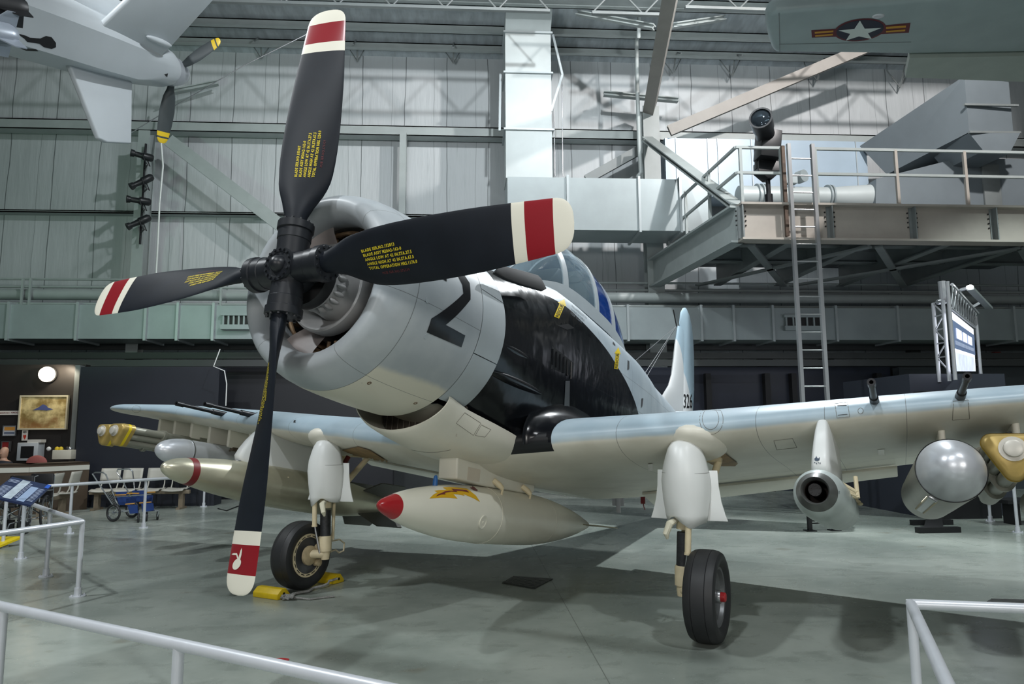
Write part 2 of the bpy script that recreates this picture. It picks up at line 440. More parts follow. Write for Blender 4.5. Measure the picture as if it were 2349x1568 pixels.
# cowl flaps around the sides
ed = [22, 47, 72, 112, 146.5]
for sgn in (1, -1):
    for i in range(len(ed) - 1):
        a0, a1 = math.radians(ed[i] + .25), math.radians(ed[i + 1] - .25)
        m = MB(); m.rev([(-1.256, .757), (-1.60, .757), (-1.625, .755), (-1.625, .74), (-1.256, .742)], 14, a0=-a1 if sgn > 0 else a0, a1=-a0 if sgn > 0 else a1)
        m.build('cowl_flap', m_gray, air, BODY)
m = MB(); m.rev([(-1.256, .757), (-1.62, .757)], 14, a0=-math.radians(21.7), a1=math.radians(21.7)); m.build('cowl_top_panel', m_gray, air, BODY)
# nose number 2 on the port side
TWO = [(-.652, 113.2), (-1.078, 112.2), (-1.071, 105.3), (-.812, 105.0), (-1.062, 84.3), (-1.071, 73.7), (-.954, 67), (-.76, 67), (-.645, 73), (-.642, 81), (-.748, 81.8), (-.75, 75.5), (-.80, 73.2), (-.90, 73.4), (-.955, 78), (-.962, 83.2), (-.644, 105.5)]
def cowl_r(x): return interp(-x, [-a for a, b in CP[7:17]], [b for a, b in CP[7:17]])
vf = fill2d([[(x, math.radians(t) * .757) for x, t in TWO]], .035)
m = MB(); m.add([V((p.x, (cowl_r(p.x) + .0022) * math.sin(p.y / .757), (cowl_r(p.x) + .0022) * math.cos(p.y / .757))) for p in vf[0]], vf[1])
m.build('nose_numeral', m_black, cowl, BODY, ang=60)
for px, py in ((980, 688), (977, 771)):
    p = BODYI @ hit(bv_cowl, px, py, 0); d = V((0, p.y, p.z)).normalized(); m = MB(); m.rev([(0, .02), (.0025, .02), (.0025, 0)], 20, p, d, (1, 0, 0)); m.build('panel_fastener', m_gray, cowl, BODY)
for px, py in ((847, 878), (953, 924)):
    p = BODYI @ hit(bv_cowl, px, py, 0); d = V((0, p.y, p.z)).normalized(); m = MB(); m.rev([(-.002, .016), (.004, .016), (.003, .010), (-.002, .009), (-.002, .0)], 16, p, d, (1, 0, 0)); m.build('drain_fitting', mat('rust_metal', (120, 100, 78), .5, .3), cowl, BODY)

# ---- fuselage
FX = [-1.45, -1.6, -1.8, -2.1, -2.5, -2.9, -3.4, -4.0, -4.7, -5.4, -6.1, -6.8, -7.5, -8.2, -8.9, -9.6, -10.2, -10.6]
FT = [.70, .73, .77, .82, .89, .95, .97, .96, .95, .95, .95, .94, .90, .86, .80, .74, .68, .62]
FB = [-.68, -.72, -.78, -.86, -.94, -.97, -.97, -.95, -.90, -.80, -.66, -.52, -.39, -.27, -.16, -.05, .06, .18]
FW = [.71, .725, .73, .732, .73, .725, .715, .695, .665, .62, .56, .49, .415, .34, .265, .19, .12, .04]
def fus_sec(x, n=48):
    xs = [-a for a in FX]; zt, zb, w = (smooth_interp(-x, xs, q) for q in (FT, FB, FW))
    zc = interp(-x, [1.45, 2.5, 4, 7, 10.6], [0, .05, .08, .2, .4]); e = interp(-x, [1.45, 2.2, 5, 9], [2.0, 2.35, 2.4, 2.1]); out = []
    for k in range(n):
        a = 2 * PI * k / n; ca, sa = math.cos(a), math.sin(a); h = (zt - zc) if sa > 0 else (zc - zb)
        ee = interp(-x, [1.6, 2.5, 3.0, 5.8, 7.2], [2.0, 3.0, 5.0, 4.6, 2.1]) if sa > 0 else e
        out.append(V((x, w * math.copysign(abs(ca) ** (2 / e), ca), zc + h * math.copysign(abs(sa) ** (2 / ee), sa))))
    return out
def fus_material():
    s = NT('fuselage_paint'); P = s.coord(off=GOFF); x, y, z = s.xyz(P)
    up = s.curve(x, [(-1.0, .60), (-1.9, .62), (-2.5, .640), (-2.98, .637), (-3.43, .598), (-4.05, .522), (-4.52, .41), (-5.04, .27), (-5.5, .057), (-6.0, -.3), (-6.6, -.95)], -6.6, -1.0, -1, 1)
    lo = s.curve(x, [(-1.0, -.56), (-1.41, -.62), (-2.9, -.83), (-3.4, -.9), (-6.6, -.99)], -6.6, -1.0, -1, 1)
    below = s.math('SUBTRACT', 1, s.step(s.math('SUBTRACT', z, up), -.002, .002)); above = s.step(s.math('SUBTRACT', z, lo), -.002, .002)
    blk = s.math('MULTIPLY', below, above)
    nz = s.noise(P, 2.6, 4)
    g = s.mix(s.step(nz, .3, .7), L3((166, 178, 186)), L3((182, 192, 198)))
    cr = s.mix(s.step(nz, .3, .7), L3((222, 217, 200)), L3((230, 226, 212)))
    belly = s.math('SUBTRACT', 1, s.step(s.math('SUBTRACT', z, lo), -.002, .002))
    base = s.mix(belly, g, cr)
    ln = None
    for v in (-2.12, -2.86, -3.9, -5.2, -6.3):
        q = s.math('COMPARE', x, v, .0022); ln = q if ln is None else s.math('MAXIMUM', ln, q)
    for v in (.18, -.16, .78):
        q = s.math('COMPARE', s.math('MULTIPLY_ADD', x, .04, z), v, .002); ln = s.math('MAXIMUM', ln, q)
    # riveted seams: small dots beside the panel joints
    dot = s.math('COMPARE', s.math('FRACT', s.math('MULTIPLY', z, 26)), .5, .16)
    rv = None
    for v in (-2.145, -2.095, -2.885, -2.835, -3.93, -3.87):
        q = s.math('COMPARE', x, v, .0035); rv = q if rv is None else s.math('MAXIMUM', rv, q)
    rv = s.math('MULTIPLY', rv, dot)
    c = s.mix(blk, base, L3(BLACKP)); c = s.mix(s.math('MULTIPLY', ln, .7), c, L3((40, 42, 44)))
    s.base(c); s.pr(s.math('MULTIPLY_ADD', blk, -.24, .42))
    wv = s.noise(s.coord(off=GOFF, scale=(1.6, 1, 1.2)), 3.6, 2, .4)
    h = s.math('ADD', s.math('MULTIPLY', wv, 1.0), s.math('MULTIPLY', rv, .12)); h = s.math('SUBTRACT', h, s.math('MULTIPLY', ln, .2))
    k = s.n('Bump'); s.l(s.math('MULTIPLY_ADD', blk, .16, .03), k.inputs['Strength']); k.inputs['Distance'].default_value = .05; s.l(h, k.inputs['Height']); s.l(k.outputs[0], s.b.inputs['Normal'])
    return s.m
xs = []; x = -1.45
while x > -10.6: xs.append(x); x -= .12 if x > -7 else .2
xs.append(-10.6)
m = MB(); m.loft([fus_sec(x) for x in xs]); fus = m.build('fuselage', fus_material(), air, BODY, ang=60)
bv_fus = bvh(fus)

# ---- oil cooler scoop under the nose
secs = []; inner = []
for x, a, zt, zb in ((-1.30, .472, -.597, -.872), (-1.33, .472, -.600, -.892), (-1.42, .462, -.612, -.912), (-1.6, .452, -.642, -.938), (-1.75, .475, -.665, -.952), (-1.95, .51, -.695, -.965), (-2.2, .535, -.73, -.978), (-2.6, .55, -.785, -.985), (-3.1, .56, -.85, -.975)):
    n = 32; secs.append([V((x + .07 * math.sin(PI * k / n) ** 2 - .04, a * math.copysign(abs(math.cos(PI * k / n)) ** interp(-x, [1.3, 1.6, 2.3], [1.05, .95, .8]), math.cos(PI * k / n)), zt + (zb - zt) * math.sin(PI * k / n) ** interp(-x, [1.3, 1.6, 2.3], [1.2, 1.0, .75]))) for k in range(n + 1)])
for i, q in enumerate(secs[:4]):
    sc = (.985, .97, .955, .94)[i]; inner.append([V((p.x, p.y * sc, -.30 + (p.z + .30) * sc)) for p in q])
m = MB(); m.loft(inner[::-1] + secs, closed=False); scoop = m.build('oil_cooler_scoop', m_cream, air, BODY, ang=60)
m = MB(); m.prism([V((-1.66, .43 * math.cos(PI * k / 20), -.55 - .36 * math.sin(PI * k / 20) ** .7)) for k in range(21)], (-.03, 0, 0)); m.build('oil_cooler_core', mat('cooler_core', (92, 84, 76), .6, .2, var=.2, vscale=30), air, BODY)
m = MB(); 
for y in [-.36 + .06 * i for i in range(13)]: m.bb((-1.657, y - .0015, -.86), (-1.652, y + .0015, -.6))
m.build('oil_cooler_slats', mat('slat_tan', (170, 160, 148), .5), air, BODY)

# ---- wings
WS = [(.0, -2.28, -.835, -5.70, -1.06, .16), (.72, -2.36, -.765, -5.62, -1.00, .16), (2.1, -2.58, -.635, -5.50, -.80, .15), (3.6, -2.84, -.455, -5.32, -.59, .142), (5.5, -3.18, -.245, -5.2, -.345, .125), (7.0, -3.48, -.12, -5.1, -.17, .108), (7.62, -3.62, -.075, -5.06, -.10, .10)]
def wing_dims(y):
    ys = [w[0] for w in WS]; return [interp(y, ys, [w[i] for w in WS]) for i in range(1, 6)]
def naca(u):
    return 5 * (.2969 * math.sqrt(u) - .126 * u - .3516 * u * u + .2843 * u ** 3 - .1036 * u ** 4)
def wing_sec(y, sg, n=26):
    xl, zl, xt, zt, tc = wing_dims(min(y, 7.62)); le = V((xl, sg * y, zl)); te = V((xt, sg * y, zt))
    q = 1.0
    if y > 7.1: q = math.sqrt(max(0.0, 1 - ((y - 7.1) / .55) ** 2))
    mid = le + (te - le) * .45; ch = (te - le); L = ch.length; d = ch.normalized(); up = V((d.z * -1, 0, d.x)) * -1
    up = V((-d.z, 0, d.x)); up = up if up.z > 0 else -up
    pts = []; bd = []
    for k in range(2 * n):
        a = PI * k / n; u = (1 + math.cos(a)) / 2; sd = 1 if k <= n else -1     # start TE upper -> LE -> lower
        cam_ = .034 * 4 * u * (1 - u); h = naca(u) * tc * (1 if sd > 0 else -1) + cam_
        qq = max(q, .05); p = le + ch * (.45 + (u - .45) * (qq ** .6)) + up * (h * L * qq)
        pts.append(p); bd.append((1 if sd > 0 else -1) * u * L if 0 < k < 2 * n else u * L)
    return pts, bd
def wing_material():
    s = NT('wing_paint'); s.pr(.38); P = s.coord(off=GOFF); x, y, z = s.xyz(P)
    at_ = s.n('Attribute', attribute_name='band'); b = at_.outputs['Fac']
    w = s.math('MULTIPLY_ADD', s.noise(P, 1.3, 3), .045, -.022)
    off = s.math('MULTIPLY_ADD', s.math('ABSOLUTE', y), .001, -.026); up = s.step(s.math('SUBTRACT', s.math('ADD', b, w), off), -.012, .02)
    nz = s.noise(P, 2.4, 4)
    g = s.mix(s.step(nz, .3, .7), L3((158, 178, 190)), L3((172, 190, 200))); cr = s.mix(s.step(nz, .3, .7), L3((214, 209, 194)), L3((226, 222, 208)))
    c = s.mix(up, cr, g)
    ay = s.math('ABSOLUTE', y); ln = None
    for v in (1.42, 2.52, 3.02, 3.58, 5.1, 6.6):
        q = s.math('COMPARE', ay, v, .0024); ln = q if ln is None else s.math('MAXIMUM', ln, q)
    te = s.math('COMPARE', s.math('MULTIPLY_ADD', ay, -.055, x), -4.92, .004); ln = s.math('MAXIMUM', ln, te)
    blk = s.math('MULTIPLY', s.math('LESS_THAN', y, .862), s.math('GREATER_THAN', y, .2)); blk = s.math('MULTIPLY', blk, s.math('GREATER_THAN', b, -.09))
    c = s.mix(blk, c, L3(BLACKP))
    dirt = s.math('MULTIPLY', s.step(s.noise(P, 26, 6, .75), .68, .8), .3)
    c = s.mix(dirt, c, L3((150, 140, 122)))
    c = s.mix(s.math('MULTIPLY', ln, .65), c, L3((70, 66, 60)))
    s.base(c); s.bump(s.noise(P, 1.8, 2), .05, .06); return s.m
m_wing = wing_material()
wings = []
for sg in (1, -1):
    m = MB(); ysec = [.0, .35, .72, 1.0, 1.4, 1.8, 2.2, 2.6, 3.0, 3.4, 3.8, 4.3, 4.8, 5.3, 5.8, 6.3, 6.8, 7.1, 7.25, 7.38, 7.48, 7.55, 7.60, 7.635, 7.648]
    secs = []; band = []
    for y in ysec: p, b = wing_sec(y, sg); secs.append(p); band += b
    m.loft(secs, cap0=False); 
    # weld happens in build; keep attribute by assigning after
    w = None
    me_b = band
    mm = m; w = mm.build('wing', m_wing, air, BODY, ang=50)
    a = w.data.attributes.new('band', 'FLOAT', 'POINT'); P = [v.co for v in w.data.vertices]
    from mathutils.kdtree import KDTree
    kd = KDTree(len(m.v)); inv = WM[air.name].inverted()
    for i, p in enumerate(m.v): kd.insert(inv @ (BODY @ p), i)
    kd.balance(); a.data.foreach_set('value', [band[kd.find(p)[1]] for p in P])
    wings.append(w)
bv_wing = bvh(*wings)
# wing root fillet on the port side: concave sweep from the wing nose up to the fuselage
def fus_y(x, z):
    sec = [p for p in fus_sec(x, 200) if p.y >= 0]; return min(sec, key=lambda p: abs(p.z - z)).y
sec, _b = wing_sec(.86, 1, 26); n0 = len(sec)
idx = [k for k in range(8, 28)]; rows = [[] for _ in range(8)]
for k in idx:
    p = sec[k]; t = (sec[k + 1] - sec[k - 1]).normalized(); nrm = V((t.z, 0, -t.x)); cc = sum(sec, V((0, 0, 0))) / n0
    if nrm.dot(p - cc) < 0: nrm = -nrm
    R_ = .20 - .13 * max(0, min(1, (k - 17) / 9))
    q = p + nrm * R_; yf = max(.62, fus_y(q.x, q.z) - .012)
    for i in range(8):
        a = PI / 2 * i / 7; rows[i].append(V((p.x + nrm.x * (R_ * (1 - math.cos(a)) + .004), yf + (p.y - yf) * (1 - math.sin(a)), p.z + nrm.z * (R_ * (1 - math.cos(a)) + .004))))
m = MB(); m.loft(rows, closed=False); m.build('wing_root_fillet', m_black, air, BODY, ang=80)
# belly panel between the wings
m = MB(); secs = []
for x, hw, z0 in ((-2.5, .55, -.955), (-2.9, .66, -.965), (-3.4, .72, -.985), (-4.2, .74, -1.02), (-5.0, .70, -1.045), (-5.6, .6, -1.05)):
    secs.append([V((x, hw * math.cos(PI * k / 16), z0 + .16 - .16 * math.sin(PI * k / 16) ** .5)) for k in range(17)])
m.loft(secs, closed=False); m.build('belly_panel', m_cream, air, BODY, ang=60)
for sg in (1, -1):
    m = MB(); m.prism([V((-5.15, sg * .8, -.985)), V((-5.15, sg * 3.5, -.62)), V((-5.38, sg * 3.5, -.685)), V((-5.66, sg * .8, -1.075))], (0, 0, -.03)); m.build('wing_flap', m_cream, air, BODY, bevel=.008)
# guns
for sg in (1, -1):
    for y, x, z in ((3.94, -3.0, -.372), (3.37, -2.94, -.404)):
        m = MB(); m.rev([(-.2, .045), (.0, .045), (.02, .036), (.24, .032), (.25, .024), (.66, .021), (.665, .028), (.76, .028), (.76, .014), (.70, .013)], 16, (x, sg * y, z), (1, 0, 0)); m.build('wing_gun', m_gun, air, BODY)
# small wing details on the port wing
m = MB(); 
p = hit(bv_wing, 1931, 940, .002); c4 = [hit(bv_wing, *q, .003) for q in ((1921, 930), (1942, 929), (1944, 950), (1922, 952))]; m.add(c4, [(0, 1, 2, 3)]); m.build('wing_vent_screen', m_mblack, air)
for q in (((2013, 1030), (2028, 1029), (2029, 1042), (2014, 1042)), ((1486, 1063), (1497, 1062), (1497, 1078), (1487, 1078))):
    m = MB(); m.add([hit(bv_wing, *a, .004) for a in q], [(0, 1, 2, 3)]); m.build('landing_light', mat('lens_pink', (205, 186, 172), .2), air)
m_line = mat('panel_line', (112, 106, 96), .6)
def outline(pix, bv, name='panel_outline', r=.0018, closed=True):
    P = [hit(bv, *p, .001) for p in pix]; P = [p for p in P if p]
    if len(P) > 2: m = MB(); m.tube(P, r, 5, closed=closed); m.build(name, m_line, air)
def sub(pix, n=6):
    out = []
    for i in range(len(pix)):
        p, q = V(pix[i]), V(pix[(i + 1) % len(pix)]); out += [tuple(p.lerp(q, k / n)) for k in range(n)]
    return out
for q in (((1775, 1010), (1818, 1005), (1828, 1026), (1782, 1031)), ((1915, 925), (1944, 922), (1949, 955), (1920, 958)), ((2187, 920), (2221, 917), (2224, 960), (2185, 963))): outline(sub(q), bv_wing)
for cx_, cy_, r_, q in ((1630, 960, 19, 1.3), (1632, 962, 27, 1.25), (1974, 942, 6, 1.1), (313, 938, 10, .8)): outline([(cx_ + r_ * math.cos(2 * PI * k / 28), cy_ + r_ * q * math.sin(2 * PI * k / 28)) for k in range(28)], bv_wing)
bv_scoop = bvh(scoop)
outline(sub(((1066, 946), (1103, 970), (1086, 998), (1046, 970))), bv_scoop); outline(sub(((1104, 974), (1126, 985), (1112, 1002), (1090, 998))), bv_scoop)
outline([(944 + 90 * t, 1031 + 6 * math.sin(PI * t)) for t in [k / 10 for k in range(11)]], bv_scoop, closed=False)
p = [hit(bv_wing, *q, .002) for q in ((674, 964), (679, 963), (678, 969), (673, 969))]
if all(p): m = MB(); m.add(p, [(0, 1, 2, 3)]); m.build('wing_vent_screen', m_mblack, air)
# ---- pylons
def pylon(name, prof, y, th, M_=m_white, nose=0.0, parent=air, bv=None):
    n = len(prof); m = MB(); L = [V((p[0], y - th / 2, p[1])) for p in prof]; R_ = [V((p[0], y + th / 2, p[1])) for p in prof]
    m.prism(L, (0, th, 0)); return m.build(name, M_, parent, BODY, bevel=th * .42 if bv is None else bv, seg=4, ang=50)
for sg in (1, -1):
    secs = []
    for z, xn, xe, hw in ((-.53, -2.80, -4.1, .03), (-.58, -2.72, -4.2, .05), (-.66, -2.62, -4.25, .062), (-.76, -2.53, -4.25, .072), (-.86, -2.46, -4.25, .08), (-.94, -2.42, -4.22, .084), (-.99, -2.44, -4.2, .084), (-1.02, -2.50, -4.15, .075)):
        ring = []
        for k in range(28):
            a = 2 * PI * k / 28; u = (1 - math.cos(a)) / 2; ring.append(V((xn + (xe - xn) * u ** 1.6, sg * 3.0 + hw * math.copysign(abs(math.sin(a)) ** .6, math.sin(a)) * (1 if u < .75 else (1 - (u - .75) * 2.4)), z - .06 * u * (1 if z < -.9 else 0))))
        secs.append(ring)
    m = MB(); m.loft(secs); m.build('inboard_pylon', m_white, air, BODY, ang=50)
    for x in (-3.0, -3.75):
        for q in (-1, 1):
            m = MB(); m.tube([(x, sg * 3.0 + q * .07, -1.03), (x - .04, sg * 3.0 + q * .19, -1.11)], [.03, .016], 8); m.ell((x - .04, sg * 3.0 + q * .19, -1.12), (.025, .025, .015)); m.build('sway_brace', m_gearcream, air, BODY)
# centreline pylon
pylon('centreline_pylon', [(-2.11, -.93), (-2.13, -1.155), (-2.6, -1.17), (-3.60, -1.165), (-3.68, -1.13), (-3.68, -.96), (-3.0, -.93)], 0, .2, m_cream, bv=.018)
m = MB(); m.bb((-2.52, .1005, -1.145), (-2.30, .1015, -1.03)); m.build('pylon_hatch', mat('hatch_cream', (216, 205, 188), .45), air, BODY)
for x in (-2.78, -3.38):
    for q in (-1, 1):
        m = MB(); m.tube([(x, q * .10, -1.10), (x - .03, q * .155, -1.145), (x - .05, q * .18, -1.175)], [.028, .03, .02], 10); m.cyl((x - .05, q * .18, -1.17), (x - .05, q * .17, -1.235), .012, 8); m.build('sway_brace', m_gearcream, air, BODY)
# outer pylons
OY = [3.82, 4.32, 4.82, 5.32, 5.82, 6.3]
for sg in (1, -1):
    for i, y in enumerate(OY):
        xl, zl, xt, zt, tc = wing_dims(y); L = xl - xt
        zb = interp(y, [3.8, 6.3], [-.783, -.478]); z0 = zb + .33
        pylon('outboard_pylon', [(xl - .40, zl - .03), (xl - .42, zb), (xl - 1.0, zb - .05), (xl - .97, zl - .06)], sg * y, .05, m_cream)
        m = MB(); m.bb((xl - .95, sg * y - .03, z0 - .37), (xl - .5, sg * y + .03, z0 - .325))
        for x in (xl - .55, xl - .85): m.tube([(x, sg * y - .1, z0 - .37), (x, sg * y, z0 - .34), (x, sg * y + .1, z0 - .37)], .012, 6)
        m.build('bomb_shackle', mat('shackle_brown', (96, 84, 70), .55, .3), air, BODY)

def plate(pix, name, M_, bv, off=.004, parent=air, sub=30):
    vf = fill2d([pix], sub); pts = [hit(bv, p.x, p.y, off) for p in vf[0]]
    m = MB(); m.add([p if p else V((0, 0, 0)) for p in pts], [f for f in vf[1] if all(pts[i] for i in f)]); prune(m)
    return m.build(name, M_, parent, ang=60) if m.f else None
# ---- landing gear (level frame: x forward, y port, z up)
tire_p = []
def make_gear(sg):
    yw = sg * 2.121; yi = sg * 1.885
    ax = V((0, sg, 0))
    t = MB(); prof = [(k[0], k[1] * .958) for k in [(-.085, .225), (-.105, .25), (-.119, .285), (-.120, .315), (-.108, .342), (-.085, .356), (-.055, .3625), (-.052, .3585), (-.048, .3635), (0, .365), (.048, .3635), (.052, .3585), (.055, .3625), (.085, .356), (.108, .342), (.120, .315), (.119, .285), (.105, .25), (.085, .225)]]
    t.rev(prof, 64, (0, yw, .349), ax, (0, 0, 1)); ti = t.build('main_tire', m_tire, air, GND, ang=30)
    t = MB(); t.rev([(.075, .0), (.075, .05), (.06, .055), (.055, .10), (.045, .17), (.06, .195), (.088, .205), (.092, .226), (.06, .23), (-.06, .23), (-.092, .226), (-.088, .205), (-.06, .195), (-.05, .1), (-.05, 0)], 48, (0, yw, .349), ax, (0, 0, 1))
    wh = t.build('main_wheel', [mat('wheel_gray', (112, 114, 116), .4, .5)][0], air, GND, ang=35)
    t = MB(); t.rev([(.074, .052), (.10, .05), (.105, .046), (.105, .038)], 24, (0, yw, .349), ax, (0, 0, 1)); t.build('hub_ring', m_steel, wh, GND)
    t = MB(); t.rev([(.09, .038), (.135, .036), (.142, .03), (.142, 0)], 24, (0, yw, .349), ax, (0, 0, 1)); t.build('hub_cap', mat('cap_red', (168, 40, 44), .35), wh, GND)
    t = MB(); t.rev([(-.094, .222), (-.098, .222), (-.098, .186), (-.094, .186)], 48, (0, yw, .349), ax, (0, 0, 1)); t.build('rim_ring', m_gearcream, wh, GND)
    for i in range(16):
        a = 2 * PI * i / 16; t = MB(); t.box(V((math.sin(a) * .198, yw - sg * .0985, .349 + math.cos(a) * .198)), (.05, .003, .008), Matrix.Rotation(a, 3, 'Y')); t.build('rim_slot', m_mblack, wh, GND, smooth=False)
    t = MB(); t.rev([(-.10, 0), (-.10, .10), (-.125, .10), (-.135, .08), (-.135, 0)], 28, (0, yw, .349), ax, (0, 0, 1))
    for a in (-.5, .1, .7): t.rev([(-.10, 0), (-.10, .038), (-.16, .038), (-.165, .02), (-.165, 0)], 16, (-.135 * math.cos(a), yw, .349 - .135 * math.sin(a)), ax, (0, 0, 1))
    t.build('brake_unit', mat('brake_tan', (176, 160, 128), .5, var=.12, vscale=20), air, GND)
    # oleo leg
    top = V((-.15, sg * 1.955, 1.50)); bot = V((-.115, yi + sg * .01, .30)); d = (bot - top)
    P = lambda u: top + d * u
    t = MB(); t.tube([P(0), P(.56)], .062, 18); t.tube([P(.80), P(.815), P(.93)], [.062, .068, .064], 18); t.tube([P(.93), P(.95), P(1.0)], [.05, .05, .042], 14)
    t.cyl(P(.955), V((0, yw - sg * .09, .362)), .045, 14)
    leg = t.build('landing_gear_leg', m_gearcream, air, GND)
    t = MB(); t.tube([P(.58), P(.80)], .056, 18); t.build('leg_placard_sleeve', mat('placard_black', (40, 41, 44), .5, var=.35, vscale=45), leg, GND)
    off = V((.10, sg * .06, 0))
    t = MB(); t.tube([P(.5) + off, P(.70) + off], .026, 12); t.tube([P(.70) + off, P(.715) + off], .03, 12); t.build('actuator', m_gearcream, leg, GND)
    t = MB(); t.tube([P(.70) + off, P(.95) + V((.06, sg * .02, 0))], .012, 10); t.build('actuator_rod', m_steel, leg, GND)
    t = MB(); t.tube([P(.5) + V((-.1, -sg * .03, 0)), P(.84) + V((-.09, -sg * .02, 0))], .018, 10); t.build('torque_rod', m_gearcream, leg, GND)
    q = P(.53) + V((.09, -sg * .05, 0)); t = MB(); t.tube([q + V((-.02, 0, .04)), q + V((.05, -sg * .03, .02)), q + V((.06, -sg * .06, -.06)), q + V((.04, -sg * .055, -.10))], [.022, .03, .026, .012], 10); t.build('tow_hook', mat('hook_cream', (222, 218, 196), .4), leg, GND)
    h = P(.88); t = MB(); t.tube([h + V((-.07, 0, .1)), h + V((-.1, 0, .03)), h + V((-.22, 0, .03)), h + V((-.30, 0, -.02)), h + V((-.29, 0, -.1)), h + V((-.22, 0, -.11)), h + V((-.16, 0, -.07)), h + V((-.08, 0, -.08))], .009, 8); t.build('brake_hose', mat('hose_tan', (196, 184, 156), .6), leg, GND)
    # front fairing: domed half shell with flared side strips
    yc = sg * 1.94; DX = -.18; secs = []
    for z, w, xc, dp in ((1.552, .03, .04, .04), (1.545, .07, .03, .07), (1.525, .11, .015, .105), (1.48, .143, -.005, .15), (1.41, .170, -.02, .185), (1.33, .193, -.02, .205), (1.22, .212, -.02, .21), (1.07, .202, -.02, .195), (.95, .183, -.01, .17), (.885, .168, -.005, .155)):
        xc += DX; w *= .91; dp *= 1.2
        row = []
        for k in range(25):
            a = PI * k / 24; zz = z
            if z < .89:
                u = math.cos(a) * sg; zz = z + .055 * math.exp(-((u + .45) / .35) ** 2) - .035 * math.exp(-((u - .45) / .3) ** 2)
            row.append(V((xc + dp * math.sin(a) ** .9, yc + w * math.cos(a), zz)))
        secs.append(row)
    t = MB(); t.loft(secs, closed=False)
    gd = t.build('gear_door', m_white, air, GND, ang=70); sm = gd.modifiers.new('shell', 'SOLIDIFY'); sm.thickness = .012; sm.offset = 0
    t = MB(); t.tube([V((DX - .02 + .247 * math.sin(PI * k / 24) ** .9 + .003, yc + .19 * math.cos(PI * k / 24), 1.285)) for k in range(25)], .0018, 6); t.build('door_seam', mat('seam_gray', (150, 150, 146), .6), gd, GND)
    for q in (-1, 1):
        ys = [(1.30, .155, .25), (1.17, .16, .256), (1.05, .155, .273), (.95, .145, .30), (.895, .14, .32)]
        t = MB(); t.prism([V((DX - .015, yc + q * a, z)) for z, a, b in ys] + [V((DX - .035, yc + q * b, z)) for z, a, b in ys[::-1]], (-.012, 0, 0)); t.build('door_strip', m_white, gd, GND, bevel=.004)
    # bulged fairing on the wing leading edge
    t = MB(); t.ell((-2.86, sg * 1.99, -.725), (.33, .27, .13), Matrix.Rotation(math.radians(-10), 3, 'Y'), 28, 16); t.build('gear_knuckle_fairing', m_cream, air, BODY)
    # open wheel bay, retraction strut and drag brace
    plate([(1630, 1018), (1646, 1024), (1692, 1060), (1686, 1066), (1640, 1066), (1610, 1050)] if sg > 0 else [(786, 1030), (822, 1022), (850, 1030), (896, 1060), (880, 1068), (800, 1062)], 'wheel_bay', mat('bay_brown', (150, 120, 78), .6, var=.2, vscale=9), bv_wing, .012, air, 7)
    t = MB(); t.tube([V((-.62, sg * 2.12, 1.36)), V((-.34, sg * 2.05, 1.02)), V((-.10, sg * 1.98, .93))], [.03, .036, .03], 12); t.tube([V((-.62, sg * 1.76, 1.34)), V((-.34, sg * 1.92, 1.0)), V((-.10, sg * 1.96, .93))], [.03, .036, .03], 12); t.rev([(-.05, 0), (-.05, .05), (.05, .05), (.05, 0)], 16, (-.34, sg * 1.98, 1.01), (0, 1, 0), (0, 0, 1)); t.tube([V((-.6, sg * 1.75, 1.37)), V((-.6, sg * 2.15, 1.38))], .03, 12)
    t.build('drag_brace', m_gearcream, air, GND)
    t = MB(); t.tube([V((-.36, sg * 1.82, 1.36)), V((-.10, sg * 1.88, 1.0))], .028, 12); t.build('retraction_strut', mat('strut_maroon', (92, 24, 24), .4), air, GND)
    return ti
for sg in (1, -1): make_gear(sg)
# tail wheel and small things under the rear fuselage
a = atG(1418, 1160, 1, .1); m = MB(); m.bb((a.x - .02, a.y - .03, a.z - .09), (a.x, a.y + .03, a.z + .14)); m.bb((a.x - .03, a.y - .09, a.z + .0), (a.x - .01, a.y + .08, a.z + .12)); m.build('tail_hook_bracket', m_engray, air, GND, bevel=.004)
a = atG(1475, 1150, 1, .1); m = MB(); m.bb((a.x - .02, a.y - .03, a.z - .03), (a.x + .02, a.y + .03, a.z + .12)); m.tube([a, a + V((0, .01, -.07)), a + V((.01, .03, -.12))], .008, 6); m.build('safety_pin_flag', mat('strut_maroon', (92, 24, 24)), air, GND)

# ---- fin, rudder, tailplane
def tail_surf(name, prof, th, M_, flat='y', y0=0, sg=1):
    """prof: list of (le_x, te_x, span, thickness) ; vertical when flat == 'y'"""
    secs = []
    for xl, xt, sp, t in prof:
        ring = []
        for k in range(20):
            a = 2 * PI * k / 20; u = (1 - math.cos(a)) / 2; h = t * .5 * math.sin(a) * (1 - .45 * u) * 1.25
            x = xl + (xt - xl) * u; ring.append(V((x, h, sp)) if flat == 'y' else V((x, sg * sp, y0 + h)))
        secs.append(ring)
    m = MB(); m.loft(secs); return m.build(name, M_, air, BODY, ang=60)
def fin_mat():
    s = NT('fin_paint'); s.pr(.42); P = s.coord(off=GOFF); x, y, z = s.xyz(P)
    d = s.math('MULTIPLY_ADD', x, -.9, z); f = s.step(d, 10.7, 10.75)
    s.base(s.mix(f, L3((206, 208, 208)), L3((158, 180, 192)))); return s.m
FM = fin_mat()
tail_surf('fin', [(-8.45, -10.05, .78, .05), (-8.75, -10.05, 1.0, .09), (-9.05, -10.05, 1.2, .11), (-9.25, -10.05, 1.45, .115), (-9.38, -10.05, 1.8, .11), (-9.5, -10.06, 2.2, .09), (-9.62, -10.06, 2.48, .08)], 0, FM)
